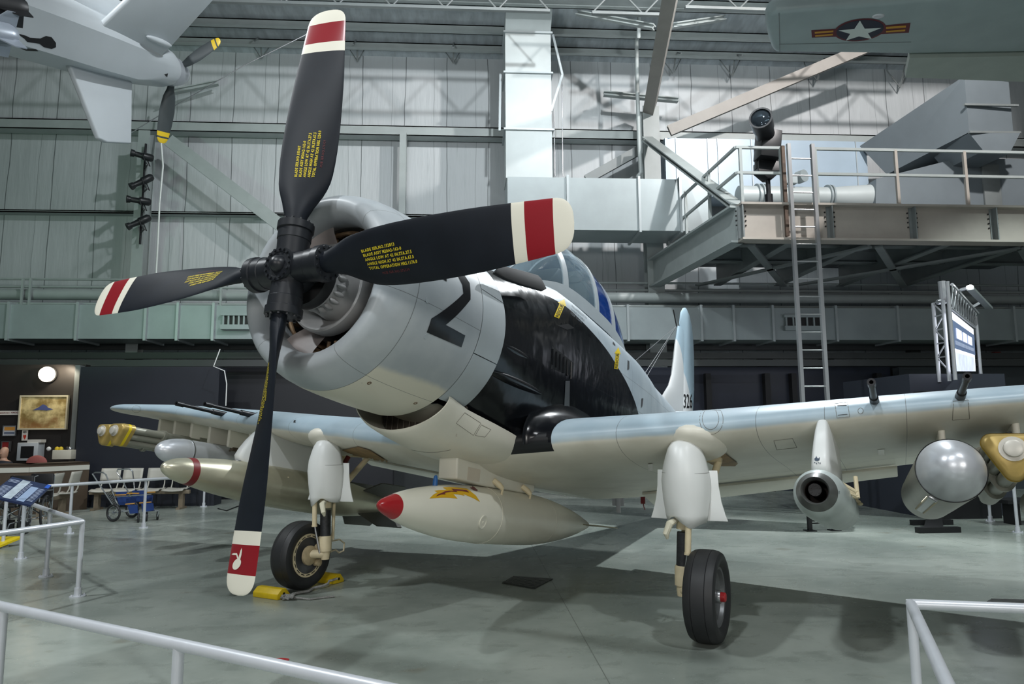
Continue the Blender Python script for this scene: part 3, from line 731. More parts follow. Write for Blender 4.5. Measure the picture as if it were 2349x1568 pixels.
tail_surf('rudder', [(-10.06, -10.62, .7, .05), (-10.06, -10.80, 1.0, .06), (-10.06, -10.90, 1.5, .06), (-10.06, -10.88, 2.2, .055), (-9.72, -10.80, 2.56, .07), (-9.80, -10.68, 2.8, .06), (-9.98, -10.5, 2.95, .05), (-10.14, -10.32, 3.01, .02)], 0, FM)
for sg in (1, -1): tail_surf('tailplane', [(-9.1, -10.5, .1, .13), (-9.35, -10.5, 1.4, .10), (-9.6, -10.45, 2.5, .06), (-9.85, -10.35, 2.75, .03)], 0, m_gray, 'z', .72, sg)
bf = bvh([o for o in air.children if o.name == 'fin'][0], [o for o in air.children if o.name == 'rudder'][0], fus)
vs, fs = quad_text('326', [(1568, 936), (1588, 936), (1588, 903), (1568, 903)], .01)
pts = [hit(bf, p.x, p.y, .004) for p in vs]
m = MB(); m.add([p if p else V((0, 0, 0)) for p in pts], [f for f in fs if all(pts[i] for i in f)]); prune(m); m.build('tail_number', m_mblack, air)
m = MB(); m.tube([(-9.55, 0, 2.44), (-9.30, 0, 2.70)], .012, 6); m.build('antenna_mast', m_mblack, air, BODY)
for q in ((-7.2, .15, .98), (-7.0, -.12, .99), (-7.6, 0, .93)):
    m = MB(); m.tube([(-9.52, 0, 2.44), q], .004, 5); m.build('antenna_wire', m_steel, air, BODY)

# ---- canopy
CX = [-2.5, -2.6, -2.8, -3.0, -3.22, -3.5, -3.8, -4.15, -4.5, -4.8, -5.1, -5.4, -5.65, -5.85, -6.0, -6.15]
CT = [.90, .99, 1.20, 1.42, 1.60, 1.69, 1.735, 1.74, 1.72, 1.67, 1.58, 1.45, 1.32, 1.16, 1.0, .91]
CS = [.78, .80, .82, .83, .835, .835, .83, .825, .82, .81, .795, .78, .78, .80, .83, .85]
CW = [.30, .39, .47, .52, .54, .545, .545, .54, .53, .51, .475, .43, .37, .29, .19, .08]
def can_pt(x, a, off=0.0):
    xs = [-q for q in CX]; t, s_, w = (smooth_interp(-x, xs, q) for q in (CT, CS, CW))
    ca, sa = math.cos(a), math.sin(a)
    return V((x, (w + off) * math.copysign(abs(ca) ** .85, ca), s_ + (t - s_ + off) * max(0, sa) ** .85))
def can_strip(xa, xb, a0, a1, n=24, off=0.0):
    k = max(2, int(abs(xb - xa) / .06)); return [[can_pt(xa + (xb - xa) * i / k, a0 + (a1 - a0) * j / n, off) for j in range(n + 1)] for i in range(k + 1)]
m_glass = glass('canopy_glass', (150, 175, 190), .10)
m_blue = mat('blue_tint_panel', (18, 62, 140), .08, coat=.6)
m = MB(); m.loft(can_strip(-2.53, -3.22, .12, PI - .12), closed=False); m.build('windshield', m_glass, air, BODY, ang=80)
m = MB(); m.loft(can_strip(-3.26, -4.13, .08, PI - .08), closed=False); m.build('canopy_glazing', m_glass, air, BODY, ang=80)
m = MB(); m.loft(can_strip(-4.18, -4.74, .12, PI - .12), closed=False); m.build('rear_glazing', m_blue, air, BODY, ang=80)
m = MB(); m.loft(can_strip(-4.84, -5.86, .16, PI - .16), closed=False); m.build('rear_glazing', m_blue, air, BODY, ang=80)
def can_frame(name, xa, xb, a0=0.0, a1=PI, th=.012):
    o = can_strip(xa, xb, a0, a1, 28, th); i_ = can_strip(xa, xb, a0, a1, 28, -.012); m = MB()
    m.loft(o, closed=False); m.loft(i_, closed=False)
    for A, B in ((o[0], i_[0]), (o[-1], i_[-1])): m.loft([A, B], closed=False)
    return m.build(name, m_gray, air, BODY, ang=60)
can_frame('windshield_arch', -3.19, -3.29); can_frame('canopy_frame', -4.10, -4.20); can_frame('canopy_frame', -4.73, -4.86); can_frame('canopy_tail_fairing', -5.85, -6.14)
for a0, a1 in ((-.02, .13), (PI - .13, PI + .02)):
    can_frame('canopy_sill', -2.52, -6.0, a0, a1, .014)
can_frame('windshield_post', -2.53, -3.2, 1.05, 1.11, .008); can_frame('windshield_post', -2.53, -3.2, PI - 1.11, PI - 1.05, .008)
m = MB(); m.bb((-4.8, -.36, .972), (-2.9, .36, .98)); m.build('cockpit_floor', m_mblack, air, BODY)
m = MB(); m.prism([V((-3.0, -.42, .9)), V((-3.3, -.42, 1.22)), V((-3.42, -.42, 1.22)), V((-3.42, -.42, .9))], (0, .84, 0)); m.build('instrument_shroud', m_mblack, air, BODY, bevel=.02)
for y in (.24, -.24):
    m = MB(); m.box((-4.15, y, 1.12), (.10, .36, .5)); m.box((-4.12, y, 1.42), (.09, .2, .16)); m.build('pilot_seat', mat('seat_olive', (58, 60, 52), .7), air, BODY, bevel=.03)
m = MB(); m.tube([V((-3.79, .2, 1.66)), V((-3.95, .2, 1.80))], .006, 6); m.build('canopy_probe', m_steel, air, BODY)

# ---- details on the black side
# exhaust heat shield: a long bent plate standing off the side
S = [(-1.55, .50), (-1.66, .585), (-1.85, .615), (-2.1, .615), (-2.40, .59), (-2.47, .555), (-2.30, .475), (-1.9, .46)]
S = [(-1.35, .386), (-1.405, .447), (-1.528, .512), (-1.75, .572), (-1.972, .628), (-2.188, .678), (-2.25, .672), (-2.357, .608), (-2.269, .556), (-1.829, .456), (-1.55, .405)]
m = MB(); m.prism([V((x, .745 - max(0, z - .45) * .15, z)) for x, z in S], (0, .028, .008)); m.build('exhaust_shield', mat('shield_black', (11, 11, 12), .7), air, BODY, bevel=.008)
for x, y, z, r in ((-1.95, .655, -.10, (.42, .080, .05)), (-2.1, .645, -.34, (.5, .080, .045))):
    m = MB(); m.ell((x, y, z), r, None, 20, 12); m.build('exhaust_bulge', m_black, air, BODY)
for i in range(6):
    m = MB(); a = hit(bv_fus, 1267 + i * 8.5, 800 + i * 6.0, .004); b = hit(bv_fus, 1266 + i * 8.5, 836 + i * 6.5, .004)
    m.tube([a, b], .010, 6); m.build('cooling_louver', m_black, air)
plate([(1266, 792), (1316, 832), (1314, 862), (1263, 845)], 'louver_panel', m_mblack, bv_fus, .0015)
plate([(1296, 873), (1306, 873), (1305, 934), (1293, 934)], 'kick_step', m_steel, bv_fus, .006)
plate([(1278, 746), (1303, 742), (1317, 752), (1300, 756)], 'step_recess', m_mblack, bv_fus, .003)
plate([(1406, 783), (1411, 790), (1411, 793), (1405, 788)], 'canopy_handle_slot', m_mblack, bv_fus, .003)
for q in (((1439, 826), (1443, 828), (1443, 846), (1439, 848)), ((1471, 913), (1475, 913), (1473, 932), (1470, 934))): plate(list(q), 'hand_hold', m_steel, bv_fus, .004)
# rescue arrows
def arrow(tail, tip, w):
    t, p = V(tail), V(tip); d = (p - t); L = d.length; d.normalize(); n = V((-d.y, d.x)); h = t + d * (L * .70)
    return [t - n * w, h - n * w, h - n * w * 1.75, p, h + n * w * 1.75, h + n * w, t + n * w], d, n
m_rescue = mat('rescue_yellow', (232, 200, 30), .45)
for tail, tip, w, q in (((1276, 728), (1294, 686), 6.2, None), ((1412.5, 846), (1418, 796), 4.2, None)):
    pl, d, n = arrow(tail, tip, w); 
    ro = plate([(p.x, p.y) for p in pl], 'rescue_arrow', m_rescue, bv_fus, .003, sub=12)
    L = (V(tip) - V(tail)).length; t = V(tail)
    up = n if n.y < 0 else -n
    up = -n if (d.x * (-n).y - d.y * (-n).x) < 0 else n
    b0 = t + d * L * .04 - up * w * .68; b1 = t + d * L * .72 - up * w * .68; t1 = t + d * L * .72 + up * w * .68; t0 = t + d * L * .04 + up * w * .68
    vs, fs = quad_text('RESCUE', [b0, b1, t1, t0], .012); pts = [hit(bv_fus, p.x, p.y, .0055) for p in vs]
    m = MB(); m.add([p if p else V((0, 0, 0)) for p in pts], [f for f in fs if all(pts[i] for i in f)]); prune(m); m.build('rescue_lettering', m_mblack, ro)
p = hit(bv_fus, 1299, 677, .0); 
if p:
    pb = BODYI @ p; m = MB(); m.rev([(-.005, 0.045), (.02, .045), (.025, .038), (.03, .038), (.03, .012), (.04, .012), (.04, 0)], 24, pb, (0, .95, .3), (1, 0, 0)); m.build('canopy_release', m_rescue, air, BODY)
plate([(1311, 668), (1313, 667), (1325, 680), (1323, 682)], 'release_stripe', m_rescue, bv_fus, .004)
m_stencil = mat('stencil_dark', (88, 96, 104), .6)
m = MB()
for i, tx in enumerate(('CAUTION  CANOPY RELEASE', 'PULL HANDLE OUT TO', 'EXTENT OF CABLE', 'KEEP CLEAR')):
    ox, oy = -1.5 * i, 8 * i
    vs, fs = quad_text(tx, [(1313 + ox, 696 + oy), (1351 + ox - i * 4, 727 + oy - i * 3), (1351 + ox - i * 4, 722 + oy - i * 3), (1313 + ox, 691 + oy)])
    pts = [hit(bv_fus, p.x, p.y, .003) for p in vs]; m.add([p if p else V((0, 0, 0)) for p in pts], [f for f in fs if all(pts[j] for j in f)])
prune(m); 
if m.f: m.build('caution_stencil', m_stencil, air)

# ================================================================== STORES HUNG UNDER THE AIRPLANE
def store_root(name, label, cat, o, group=None):
    M = BODY @ Matrix.Translation(V(o)); return thing(name, label, cat, group=group, M=M)
# drop tank
TZ = -1.445
tank = store_root('drop_tank', 'cream drop tank with red nose cone and yellow lightning bolt under the belly', 'fuel tank', (-1.2, 0, TZ))
TP = [(-1.2, 0), (-1.215, .02), (-1.25, .045), (-1.30, .066), (-1.36, .085), (-1.40, .098), (-1.50, .125), (-1.65, .158), (-1.85, .192), (-2.1, .225), (-2.4, .248), (-2.75, .262), (-3.2, .265), (-3.7, .262), (-4.1, .242), (-4.5, .20), (-4.9, .142), (-5.2, .085), (-5.42, .038), (-5.48, 0)]
def tank_r(x): return interp(-x, [-a for a, b in TP], [b for a, b in TP])
TO = V((0, 0, TZ))
def tilt(p): return V((p.x, p.y, TZ + (p.z - TZ) - (p.x + 1.2) * .012))
def fine(P, n=4):
    out = []
    for i in range(len(P) - 1):
        p0 = P[max(0, i - 1)]; p1 = P[i]; p2 = P[i + 1]; p3 = P[min(len(P) - 1, i + 2)]
        for j in range(n):
            t = j / n; out.append(tuple(.5 * (2 * p1[k] + (p2[k] - p0[k]) * t + (2 * p0[k] - 5 * p1[k] + 4 * p2[k] - p3[k]) * t * t + (3 * p1[k] - p0[k] - 3 * p2[k] + p3[k]) * t ** 3) for k in (0, 1)))
    return out + [P[-1]]
m = MB(); m.rev(fine([q for q in TP if q[0] <= -1.40], 3), 56, TO); m.v = [tilt(p) for p in m.v]; tb = m.build('tank_body', mat('tank_cream', (226, 223, 208), .3, var=.02, vscale=3), tank, BODY, ang=60)
m = MB(); m.rev(fine([q for q in TP if q[0] >= -1.40], 3), 56, TO); m.v = [tilt(p) for p in m.v]; m.build('nose_cone', mat('nose_red', (168, 34, 40), .22), tank, BODY, ang=60)
bt = bvh(tb)
for x in (-2.72, -3.95):
    m = MB(); m.tube([tilt(V((x, (tank_r(x) + .001) * math.sin(2 * PI * k / 48), TZ + (tank_r(x) + .001) * math.cos(2 * PI * k / 48)))) for k in range(48)], .0035, 6, closed=True); m.build('tank_weld_band', mat('band_cream', (204, 200, 184), .4), tank, BODY)
m = MB()
for sg in (1, -1): m.prism([V((-4.95, sg * .10, TZ + .04)), V((-5.35, sg * .26, TZ + .04)), V((-5.85, sg * .26, TZ + .04)), V((-5.42, sg * .03, TZ + .04))], (0, 0, .012))
m.build('tail_fin', mat('fin_olive', (150, 142, 118), .5), tank, BODY)
BOLT = [(984.5, 1143), (995, 1133), (1003, 1129.5), (996, 1125.5), (1008, 1123.5), (1024, 1123.5), (1015.5, 1118), (1030, 1116.5), (1050, 1118), (1070, 1120), (1080, 1127), (1092, 1137), (1101, 1151), (1085, 1142), (1062, 1132.5), (1066, 1137), (1052, 1134), (1040, 1133), (1049.5, 1143.5), (1030, 1141), (1010, 1141)]
RB = [(999, 1139), (1005, 1133.5), (1013, 1130.5), (1020, 1127), (1030, 1125.5), (1040, 1125.5), (1035, 1121), (1050, 1122), (1070, 1124), (1076, 1129.5), (1060, 1126.5), (1046, 1125.8), (1049, 1128.8), (1035, 1127.5), (1022, 1130), (1020, 1132), (1022, 1134), (1012, 1134)]
bo = plate(BOLT, 'lightning_bolt', mat('bolt_yellow', (214, 166, 10), .45), bt, .002, tank, 7)
plate(RB, 'bolt_core', mat('bolt_maroon', (112, 40, 44), .45), bt, .0038, bo, 7)
plate([(1072 + 0, 1112.5), (1079, 1112), (1088, 1117), (1096, 1124), (1094, 1126.5), (1086, 1124), (1077, 1118)], 'filler_cap_mark', mat('cap_maroon', (108, 48, 50), .5), bt, .002, tank, 7)
m = MB(); p = BODYI @ V(hit(bt, 1108, 1197, 0)); d = (p - V((p.x, 0, TZ))).normalized(); m.rev([(-.005, .06), (.006, .06), (.006, .045), (.002, .045), (.002, .012), (.006, .012), (.006, 0)], 24, p, d, (1, 0, 0)); m.build('access_cap', mat('tank_cream', (226, 223, 208)), tank, BODY)
m = MB(); m.rev([(0, .022), (.06, .022), (.10, .014), (.11, 0)], 12, (-1.95, 0, TZ + tank_r(-1.95) - .01), (0, 0, 1), (1, 0, 0)); m.build('vent_plug', mat('plug_blue', (50, 110, 180), .4), tank, BODY)
# big finned bomb on the starboard inboard pylon
bz = -1.215
bomb = store_root('finned_bomb', 'big bare-metal bomb with a dark red nose band behind the bottom propeller blade', 'bomb', (-1.55, -3.0, bz))
BPF = [(-1.52, 0), (-1.525, .022), (-1.55, .05), (-1.60, .08), (-1.67, .107), (-1.75, .125), (-1.85, .14), (-1.97, .158), (-2.15, .182), (-2.4, .205), (-2.65, .222), (-3.0, .238), (-3.5, .245), (-4.0, .24), (-4.4, .215), (-4.8, .17), (-5.15, .12), (-5.3, .10), (-5.3, 0)]
m = MB(); s_ = fine(BPF, 3); m.rev(s_, 48, (0, -3.0, bz + .0)); m.v = [V((p.x, p.y, p.z + .14 - .0)) if 0 else p for p in m.v]
def bshift(p): u = (-1.5 - p.x); return V((p.x, p.y, p.z + .04 - .035 * u))
m.v = [bshift(p) for p in m.v]
m_bomb = mat('bomb_metal', (196, 192, 170), .33, metal=.65, var=.08, vscale=3)
m.build('bomb_body', m_bomb, bomb, BODY, ang=60)
m = MB(); m.rev([(-1.80, .131), (-1.80, .1345), (-1.875, .1455), (-1.875, .142)], 48, (0, -3.0, bz)); m.v = [bshift(p) for p in m.v]; m.build('nose_band', mat('band_red', (112, 30, 32), .45), bomb, BODY)
m_fin = mat('bomb_fin_olive', (72, 72, 64), .5)
for i in range(4):
    a = PI / 4 + i * PI / 2; d = V((0, math.sin(a), math.cos(a))); c = V((0, -3.0, bz)); t = d.cross(V((1, 0, 0)))
    c = c + V((0, 0, -.09)); m = MB(); m.prism([c + V((-4.45, 0, 0)) + d * .20 - t * .008, c + V((-4.7, 0, 0)) + d * .40 - t * .008, c + V((-5.25, 0, 0)) + d * .40 - t * .008, c + V((-5.3, 0, 0)) + d * .10 - t * .008], t * .016); m.build('bomb_fin', m_fin, bomb, BODY)
m = MB(); m.rev([(0, .045), (.012, .045), (.016, .03), (.016, 0)], 20, (-2.45, -3.0, bz + .205), (0, 0, 1), (1, 0, 0)); m.build('suspension_plug', m_steel, bomb, BODY)
# smooth silver canister behind it
nz_ = -.865
can = store_root('firebomb_canister', 'rounded bright silver canister hanging just above the red-banded bomb', 'canister', (-2.55, -4.55, nz_))
m = MB(); m.rev(fine([(-2.53, 0), (-2.54, .035), (-2.57, .075), (-2.63, .115), (-2.72, .148), (-2.85, .17), (-2.95, .176), (-3.6, .178), (-4.05, .172), (-4.25, .15), (-4.36, .10), (-4.40, 0)], 3), 40, (0, -4.55, nz_)); m.build('canister_shell', m_alu, can, BODY, ang=60)
for x in (-2.95, -3.98): m = MB(); m.rev([(x, .1765), (x, .1805), (x - .02, .1805), (x - .02, .1765)], 40, (0, -4.55, nz_)); m.build('canister_band', m_steel, can, BODY)
# tube dispensers with yellow-banded caps
m_tube = mat('dispenser_gray', (140, 140, 128), .42, metal=.25); m_brass = mat('cap_gold', (170, 146, 84), .38, metal=.35, var=.1, vscale=8); m_yb = mat('cap_yellow', (216, 190, 20), .45)
def tri(c, r, x, n=6):
    """rounded downward triangle in the yz plane"""
    out = []; R0 = r * .34
    for i, a0 in enumerate((PI / 6, 5 * PI / 6, 3 * PI / 2)):
        q = V((0, math.cos(a0), math.sin(a0))) * (r - R0)
        for k in range(n + 1):
            a = a0 - PI / 3 + 2 * PI / 3 * k / n; out.append(c + V((x, 0, 0)) + q + V((0, math.cos(a), math.sin(a))) * R0)
    return out
def make_dispenser(y, x0, z, label, sc=1.0, clen=.20, FR=BODY):
    d = thing('flare_dispenser', label, 'dispenser', group='tube dispensers with yellow banded caps', M=FR @ Matrix.Translation(V((x0, y, z)))); c = V((0, y, z)); r = .20 * sc
    m = MB(); m.loft([tri(c, r * .8, x0), tri(c, r * .94, x0 - .015), tri(c, r, x0 - .04), tri(c, r, x0 - clen)]); cap = m.build('nose_cap', m_brass, d, FR, ang=40)
    m = MB(); m.loft([tri(c, r * 1.006, x0 - clen * .48), tri(c, r * 1.006, x0 - clen * .70)], cap0=False, cap1=False); m.build('yellow_band', m_yb, cap, FR, ang=40)
    m = MB(); m.rev([(0, .085 * sc), (.012, .085 * sc), (.014, .06 * sc), (.045, .057 * sc), (.05, .045 * sc), (.05, 0)], 24, c + V((x0, 0, .02 * sc))); m.build('nose_button', mat('button_gray', (196, 192, 182), .4, .2), cap, FR)
    m = MB(); m.tube([c + V((x0 - .14, 0, r * .5)), c + V((x0 - .14, 0, r * .75)), c + V((x0 - .20, .02, r * .85))], .012, 8); m.build('hook', m_gun, cap, FR)
    for i in range(6):
        a0 = (PI / 6, 5 * PI / 6, 3 * PI / 2)[i % 3]; q = V((0, math.cos(a0), math.sin(a0))) * r * .60
        if i >= 3: a1 = a0 + 2 * PI / 3; q = (q + V((0, math.cos(a1), math.sin(a1))) * r * .60) / 2
        m = MB(); m.rev([(x0 - clen + .02, r * .27), (x0 - 2.0, r * .27), (x0 - 2.0, 0)], 16, c + q); m.build('launch_tube', m_tube, d, FR)
    m = MB(); m.loft([tri(c, r * 1.02, x0 - .62), tri(c, r * 1.02, x0 - .66)]); m.loft([tri(c, r * 1.02, x0 - 1.2), tri(c, r * 1.02, x0 - 1.75)]); m.build('tube_bracket', m_tube, d, FR, ang=40)
    return d
make_dispenser(-5.95, -2.69, -.63, 'yellow-banded tube dispenser farthest out under the far wing, behind its twin', .86, .18)
make_dispenser(-5.42, -2.52, -.655, 'yellow-banded tube dispenser next to the rounded silver canister', .86, .18)
# gun pod on the port inboard pylon
gz = -1.172
pod = store_root('gun_pod', 'gray gun pod with open round nose on the pylon outboard of the near main wheel', 'gun pod', (-1.95, 3.0, gz))
m_pod = mat('pod_gray', (186, 196, 194), .36, metal=.15, var=.05, vscale=5)
m = MB(); m.rev([(-2.05, .074), (-1.97, .086), (-1.965, .09), (-1.99, .104), (-2.08, .132)], 48, (0, 3.0, gz)); m.build('nose_ring', mat('ring_dark', (104, 106, 104), .35, .5), pod, BODY)
m = MB(); m.rev(fine([(-2.08, .132), (-2.14, .152), (-2.24, .168), (-2.42, .177), (-2.7, .180), (-3.6, .180), (-4.1, .165), (-4.4, .12), (-4.45, 0)], 3), 48, (0, 3.0, gz)); pb = m.build('pod_body', m_pod, pod, BODY, ang=60)
m = MB(); m.rev([(-2.05, .074), (-2.40, .076), (-2.40, 0)], 32, (0, 3.0, gz)); m.build('nose_cavity', mat('cavity_brown', (72, 58, 52), .6), pod, BODY)
m = MB(); m.rev([(-2.35, .046), (-2.06, .046), (-2.05, .042), (-2.05, .0)], 24, (0, 3.0 - .008, gz + .012))
for i in range(6):
    a = 2 * PI * i / 6; m.rev([(-2.05, .008), (-2.044, .008), (-2.044, .0)], 10, (0, 2.992 + .03 * math.sin(a), gz + .012 + .03 * math.cos(a)))
m.build('gun_barrels', m_mblack, pod, BODY)
bp = bvh(pb)
vs, fs = quad_text('FRONT', [(1912.5, 1126), (1926, 1133), (1926, 1127), (1912.5, 1119)], .01); pts = [hit(bp, p.x, p.y, .003) for p in vs]
m = MB(); m.add([p if p else V((0, 0, 0)) for p in pts], [f for f in fs if all(pts[i] for i in f)]); prune(m)
if m.f: m.build('front_stencil', m_stencil, pod)
m = MB(); m.tube([(-2.9, 3.09, -1.02), (-2.75, 3.22, -1.11)], .013, 8); m.tube([(-2.75, 3.22, -1.15), (-2.8, 3.21, -.99)], .016, 8); m.tube([(-2.85, 3.12, -1.09), (-2.74, 3.22, -1.14)], .012, 8); m.build('feed_strut', m_gearcream, pod, BODY)
# emblem on the pylon nose above the gun pod
bpy_ = bvh([o for o in air.children if o.name.startswith('inboard_pylon')][0])
ip = [o for o in air.children if o.name.startswith('inboard_pylon')][0]
plate([(1869, 1052), (1871.5, 1049), (1872.5, 1045), (1874, 1049), (1877, 1052), (1881, 1048), (1880, 1055), (1876, 1058), (1870, 1057)], 'crest_emblem', mat('crest_blue', (60, 74, 92), .5), bpy_, .004, ip, 4)
for q in ((1868, 1060), (1872, 1061.5), (1876, 1060), (1880, 1061)): plate([q, (q[0] + 2.6, q[1] - .4), (q[0] + 2.2, q[1] + 2.6), (q[0] + .4, q[1] + 2)], 'crest_mark', m_stencil, bpy_, .004, ip, 4)
# fat silver dispenser on the port wing
def depth_pt(px, py, dep): return CAMP + ray(px, py) * dep
def axis_frame(front, back):
    X = (front - back).normalized(); Y = V((0, 0, 1)).cross(X).normalized(); Z = X.cross(Y); return Matrix(((X.x, Y.x, Z.x, front.x), (X.y, Y.y, Z.y, front.y), (X.z, Y.z, Z.z, front.z), (0, 0, 0, 1)))
FF = axis_frame(depth_pt(2180, 1080, 4.85), depth_pt(2124, 1140, 6.75))
fat = thing('bomblet_canister', 'fat bare-metal round-nosed canister with riveted strap between gun pod and gold-capped dispenser', 'canister', M=FF)
RF = .213
m = MB(); m.rev(fine([(.40, 0), (.397, .03), (.385, .065), (.35, .105), (.28, .145), (.19, .178), (.09, .20), (0, RF)], 4), 48); m.build('nose_cap', m_alu, fat, FF, ang=60)
m_fatb = mat('canister_gray', (150, 148, 138), .36, metal=.5, var=.07, vscale=4)
m = MB(); m.rev(fine([(0, RF), (-.02, RF + .002), (-.8, RF + .002), (-1.85, RF + .002), (-1.93, RF - .02), (-1.95, 0)], 2), 48); m.build('canister_body', m_fatb, fat, FF, ang=60)
AA = math.radians(212); dn = V((0, math.sin(AA), math.cos(AA))); R3 = Matrix((V((1, 0, 0)), dn.cross(V((1, 0, 0))), dn)).transposed()
m = MB()
for i in range(26):
    for w in (-.032, .032): m.ell(V((-.14 - i * .05, (RF + .004) * math.sin(AA + w / RF), (RF + .004) * math.cos(AA + w / RF))), (.007, .007, .007), None, 6, 4)
m.build('rivet_row', mat('rivet_brass', (206, 196, 170), .3, .6), fat, FF)
m = MB(); m.box(V((-.75, 0, 0)) + dn * (RF + .001), (1.35, .04, .006), R3); m.build('riveted_strap', m_steel, fat, FF)
m = MB(); m.box(V((-.04, 0, 0)) + dn * (RF + .006), (.10, .06, .02), R3); m.build('strap_latch', m_steel, fat, FF, bevel=.004)
make_dispenser(0, 0, 0, 'gold-capped tube dispenser under the near wing beside the fat round-nosed canister', 1.0, .07, axis_frame(depth_pt(2324, 1036, 4.9), depth_pt(2250, 1122, 6.9)))
# one more olive store at the very edge
ol = store_root('rocket_pod', 'dark gray round pod partly out of frame beyond the gold-capped dispenser', 'rocket pod', (-2.5, 4.6, -1.0))
m = MB(); m.rev(fine([(-2.75, .0), (-2.75, .11), (-2.78, .13), (-2.85, .14), (-3.8, .14), (-4.2, .11), (-4.2, 0)], 2), 36, (0, 4.50, -1.06)); m.build('pod_shell', m_tube, ol, BODY, ang=60)
# ================================================================== HALL
def floor_mat():
    s = NT('polished_concrete'); P = s.coord(); x, y, z = s.xyz(P)
    n1 = s.noise(P, .55, 5, .6); n2 = s.noise(s.coord(scale=(1, 1.6, 1)), 2.2, 6, .65); n3 = s.noise(P, 9, 4, .6)
    c = s.mix(s.step(n1, .35, .68), L3((136, 145, 138)), L3((166, 173, 165)))
    c = s.mix(s.math('MULTIPLY', s.step(n2, .50, .72), .55), c, L3((112, 121, 114)))
    c = s.mix(s.math('MULTIPLY', s.step(n3, .60, .78), .35), c, L3((122, 116, 100)))
    st = s.noise(s.coord(scale=(1, 1.5, 1), off=(3.1, 7.7, 0)), 1.05, 3, .5); c = s.mix(s.math('MULTIPLY', s.step(st, .66, .74), .45), c, L3((112, 103, 84)))
    j = s.math('MAXIMUM', s.math('COMPARE', s.math('FRACT', s.math('MULTIPLY_ADD', x, .162, .35)), .5, .0006), s.math('COMPARE', s.math('FRACT', s.math('MULTIPLY_ADD', y, .162, .2)), .5, .0006))
    c = s.mix(s.math('MULTIPLY', j, .6), c, L3((70, 74, 70)))
    s.base(c); s.pr(s.math('MULTIPLY_ADD', n2, .25, .13), spec=.5); s.bump(n3, .02); return s.m
m = MB(); m.add([V((-32, -14, 0)), V((32, -14, 0)), V((32, 20.3, 0)), V((-32, 20.3, 0))], [(0, 1, 2, 3)]); struct(m.build('floor', floor_mat()))
def quilt_mat():
    s = NT('wall_insulation'); P = s.coord(); x, y, z = s.xyz(P)
    wob = s.math('MULTIPLY_ADD', s.noise(s.coord(scale=(.5, 1, .35)), 1.6, 2), .16, -.08)
    xw = s.math('ADD', x, wob)
    fr = s.math('FRACT', s.math('MULTIPLY', xw, 1 / 1.22)); seam = s.math('COMPARE', fr, .5, .010)
    fr2 = s.math('FRACT', s.math('MULTIPLY_ADD', xw, 1 / 1.22, .31)); seam2 = s.math('COMPARE', fr2, .5, .006)
    wr = s.noise(s.coord(scale=(1, 1, .07)), 7.5, 4, .6); sel = s.step(s.noise(s.coord(scale=(1, 1, .25)), .9, 2), .48, .60)
    fine_ = s.math('MULTIPLY', s.step(wr, .56, .66), sel)
    c = s.mix(s.noise(P, .35, 3), L3((166, 173, 174)), L3((192, 196, 199)))
    c = s.mix(s.math('MULTIPLY', fine_, .25), c, L3((120, 130, 130)))
    c = s.mix(s.math('MULTIPLY', s.math('MAXIMUM', seam, s.math('MULTIPLY', seam2, .6)), .75), c, L3((70, 76, 78)))
    s.base(c); s.pr(.55)
    big = s.noise(s.coord(scale=(1, 1, .18)), 2.6, 3, .5)
    h = s.math('ADD', s.math('MULTIPLY', wr, .35), big); h = s.math('SUBTRACT', h, s.math('MULTIPLY', seam, .5)); s.bump(h, .35, .10); return s.m
m_quilt = quilt_mat()
WY = 20.0
m = MB(); m.add([V((-20, WY, 3.4)), V((26, WY, 3.4)), V((26, WY, 12.6)), V((-20, WY, 12.6))], [(0, 1, 2, 3)]); struct(m.build('wall_back', m_quilt))
m_darkwall = mat('dark_lower_wall', (38, 43, 46), .6, var=.15, vscale=1.2)
m = MB(); m.add([V((-20, WY - .05, 0)), V((26, WY - .05, 0)), V((26, WY - .05, 3.5)), V((-20, WY - .05, 3.5))], [(0, 1, 2, 3)]); struct(m.build('wall_lower', m_darkwall))
m_silver = mat('ceiling_silver', (184, 192, 196), .38, metal=.3, var=.16, vscale=2.0, bump=.8, bscale=3.2, stretch=(2.6, .7, 1))
m = MB(); m.add([V((-24, 20.2, 12.55)), V((28, 20.2, 12.55)), V((28, -14, 17.5)), V((-24, -14, 17.5))], [(0, 1, 2, 3)]); struct(m.build('ceiling', m_silver))
m = MB(); m.add([V((-24, 20.3, 0)), V((-24, -14, 0)), V((-24, -14, 18)), V((-24, 20.3, 13))], [(0, 1, 2, 3)]); struct(m.build('wall_west', m_quilt))
m_steel_p = mat('painted_steel_green', (156, 164, 163), .45, var=.05, vscale=3)
m_steel_d = mat('painted_steel_shade', (120, 126, 126), .5, var=.06, vscale=3)
m_steel_b = mat('painted_steel_taupe', (138, 134, 128), .5, var=.05, vscale=3)
# horizontal wall girts = trim of the room
tn = 0
def girt(py0, py1, px=620, Y=19.55, x0=-20, x1=26, dep=.35, M_=m_steel_p):
    global tn
    za = atY(px, py0, Y).z; zb = atY(px, py1, Y).z; tn += 1
    m = MB(); m.bb((x0, Y, zb), (x1, Y + .03, za)); m.bb((x0, Y, za - .03), (x1, Y + dep, za)); m.bb((x0, Y, zb), (x1, Y + dep, zb + .03)); struct(m.build('trim_%d' % tn, M_, smooth=False))
girt(282, 305); girt(487, 493, Y=19.7); girt(96, 104, px=900, Y=19.6, dep=.3)
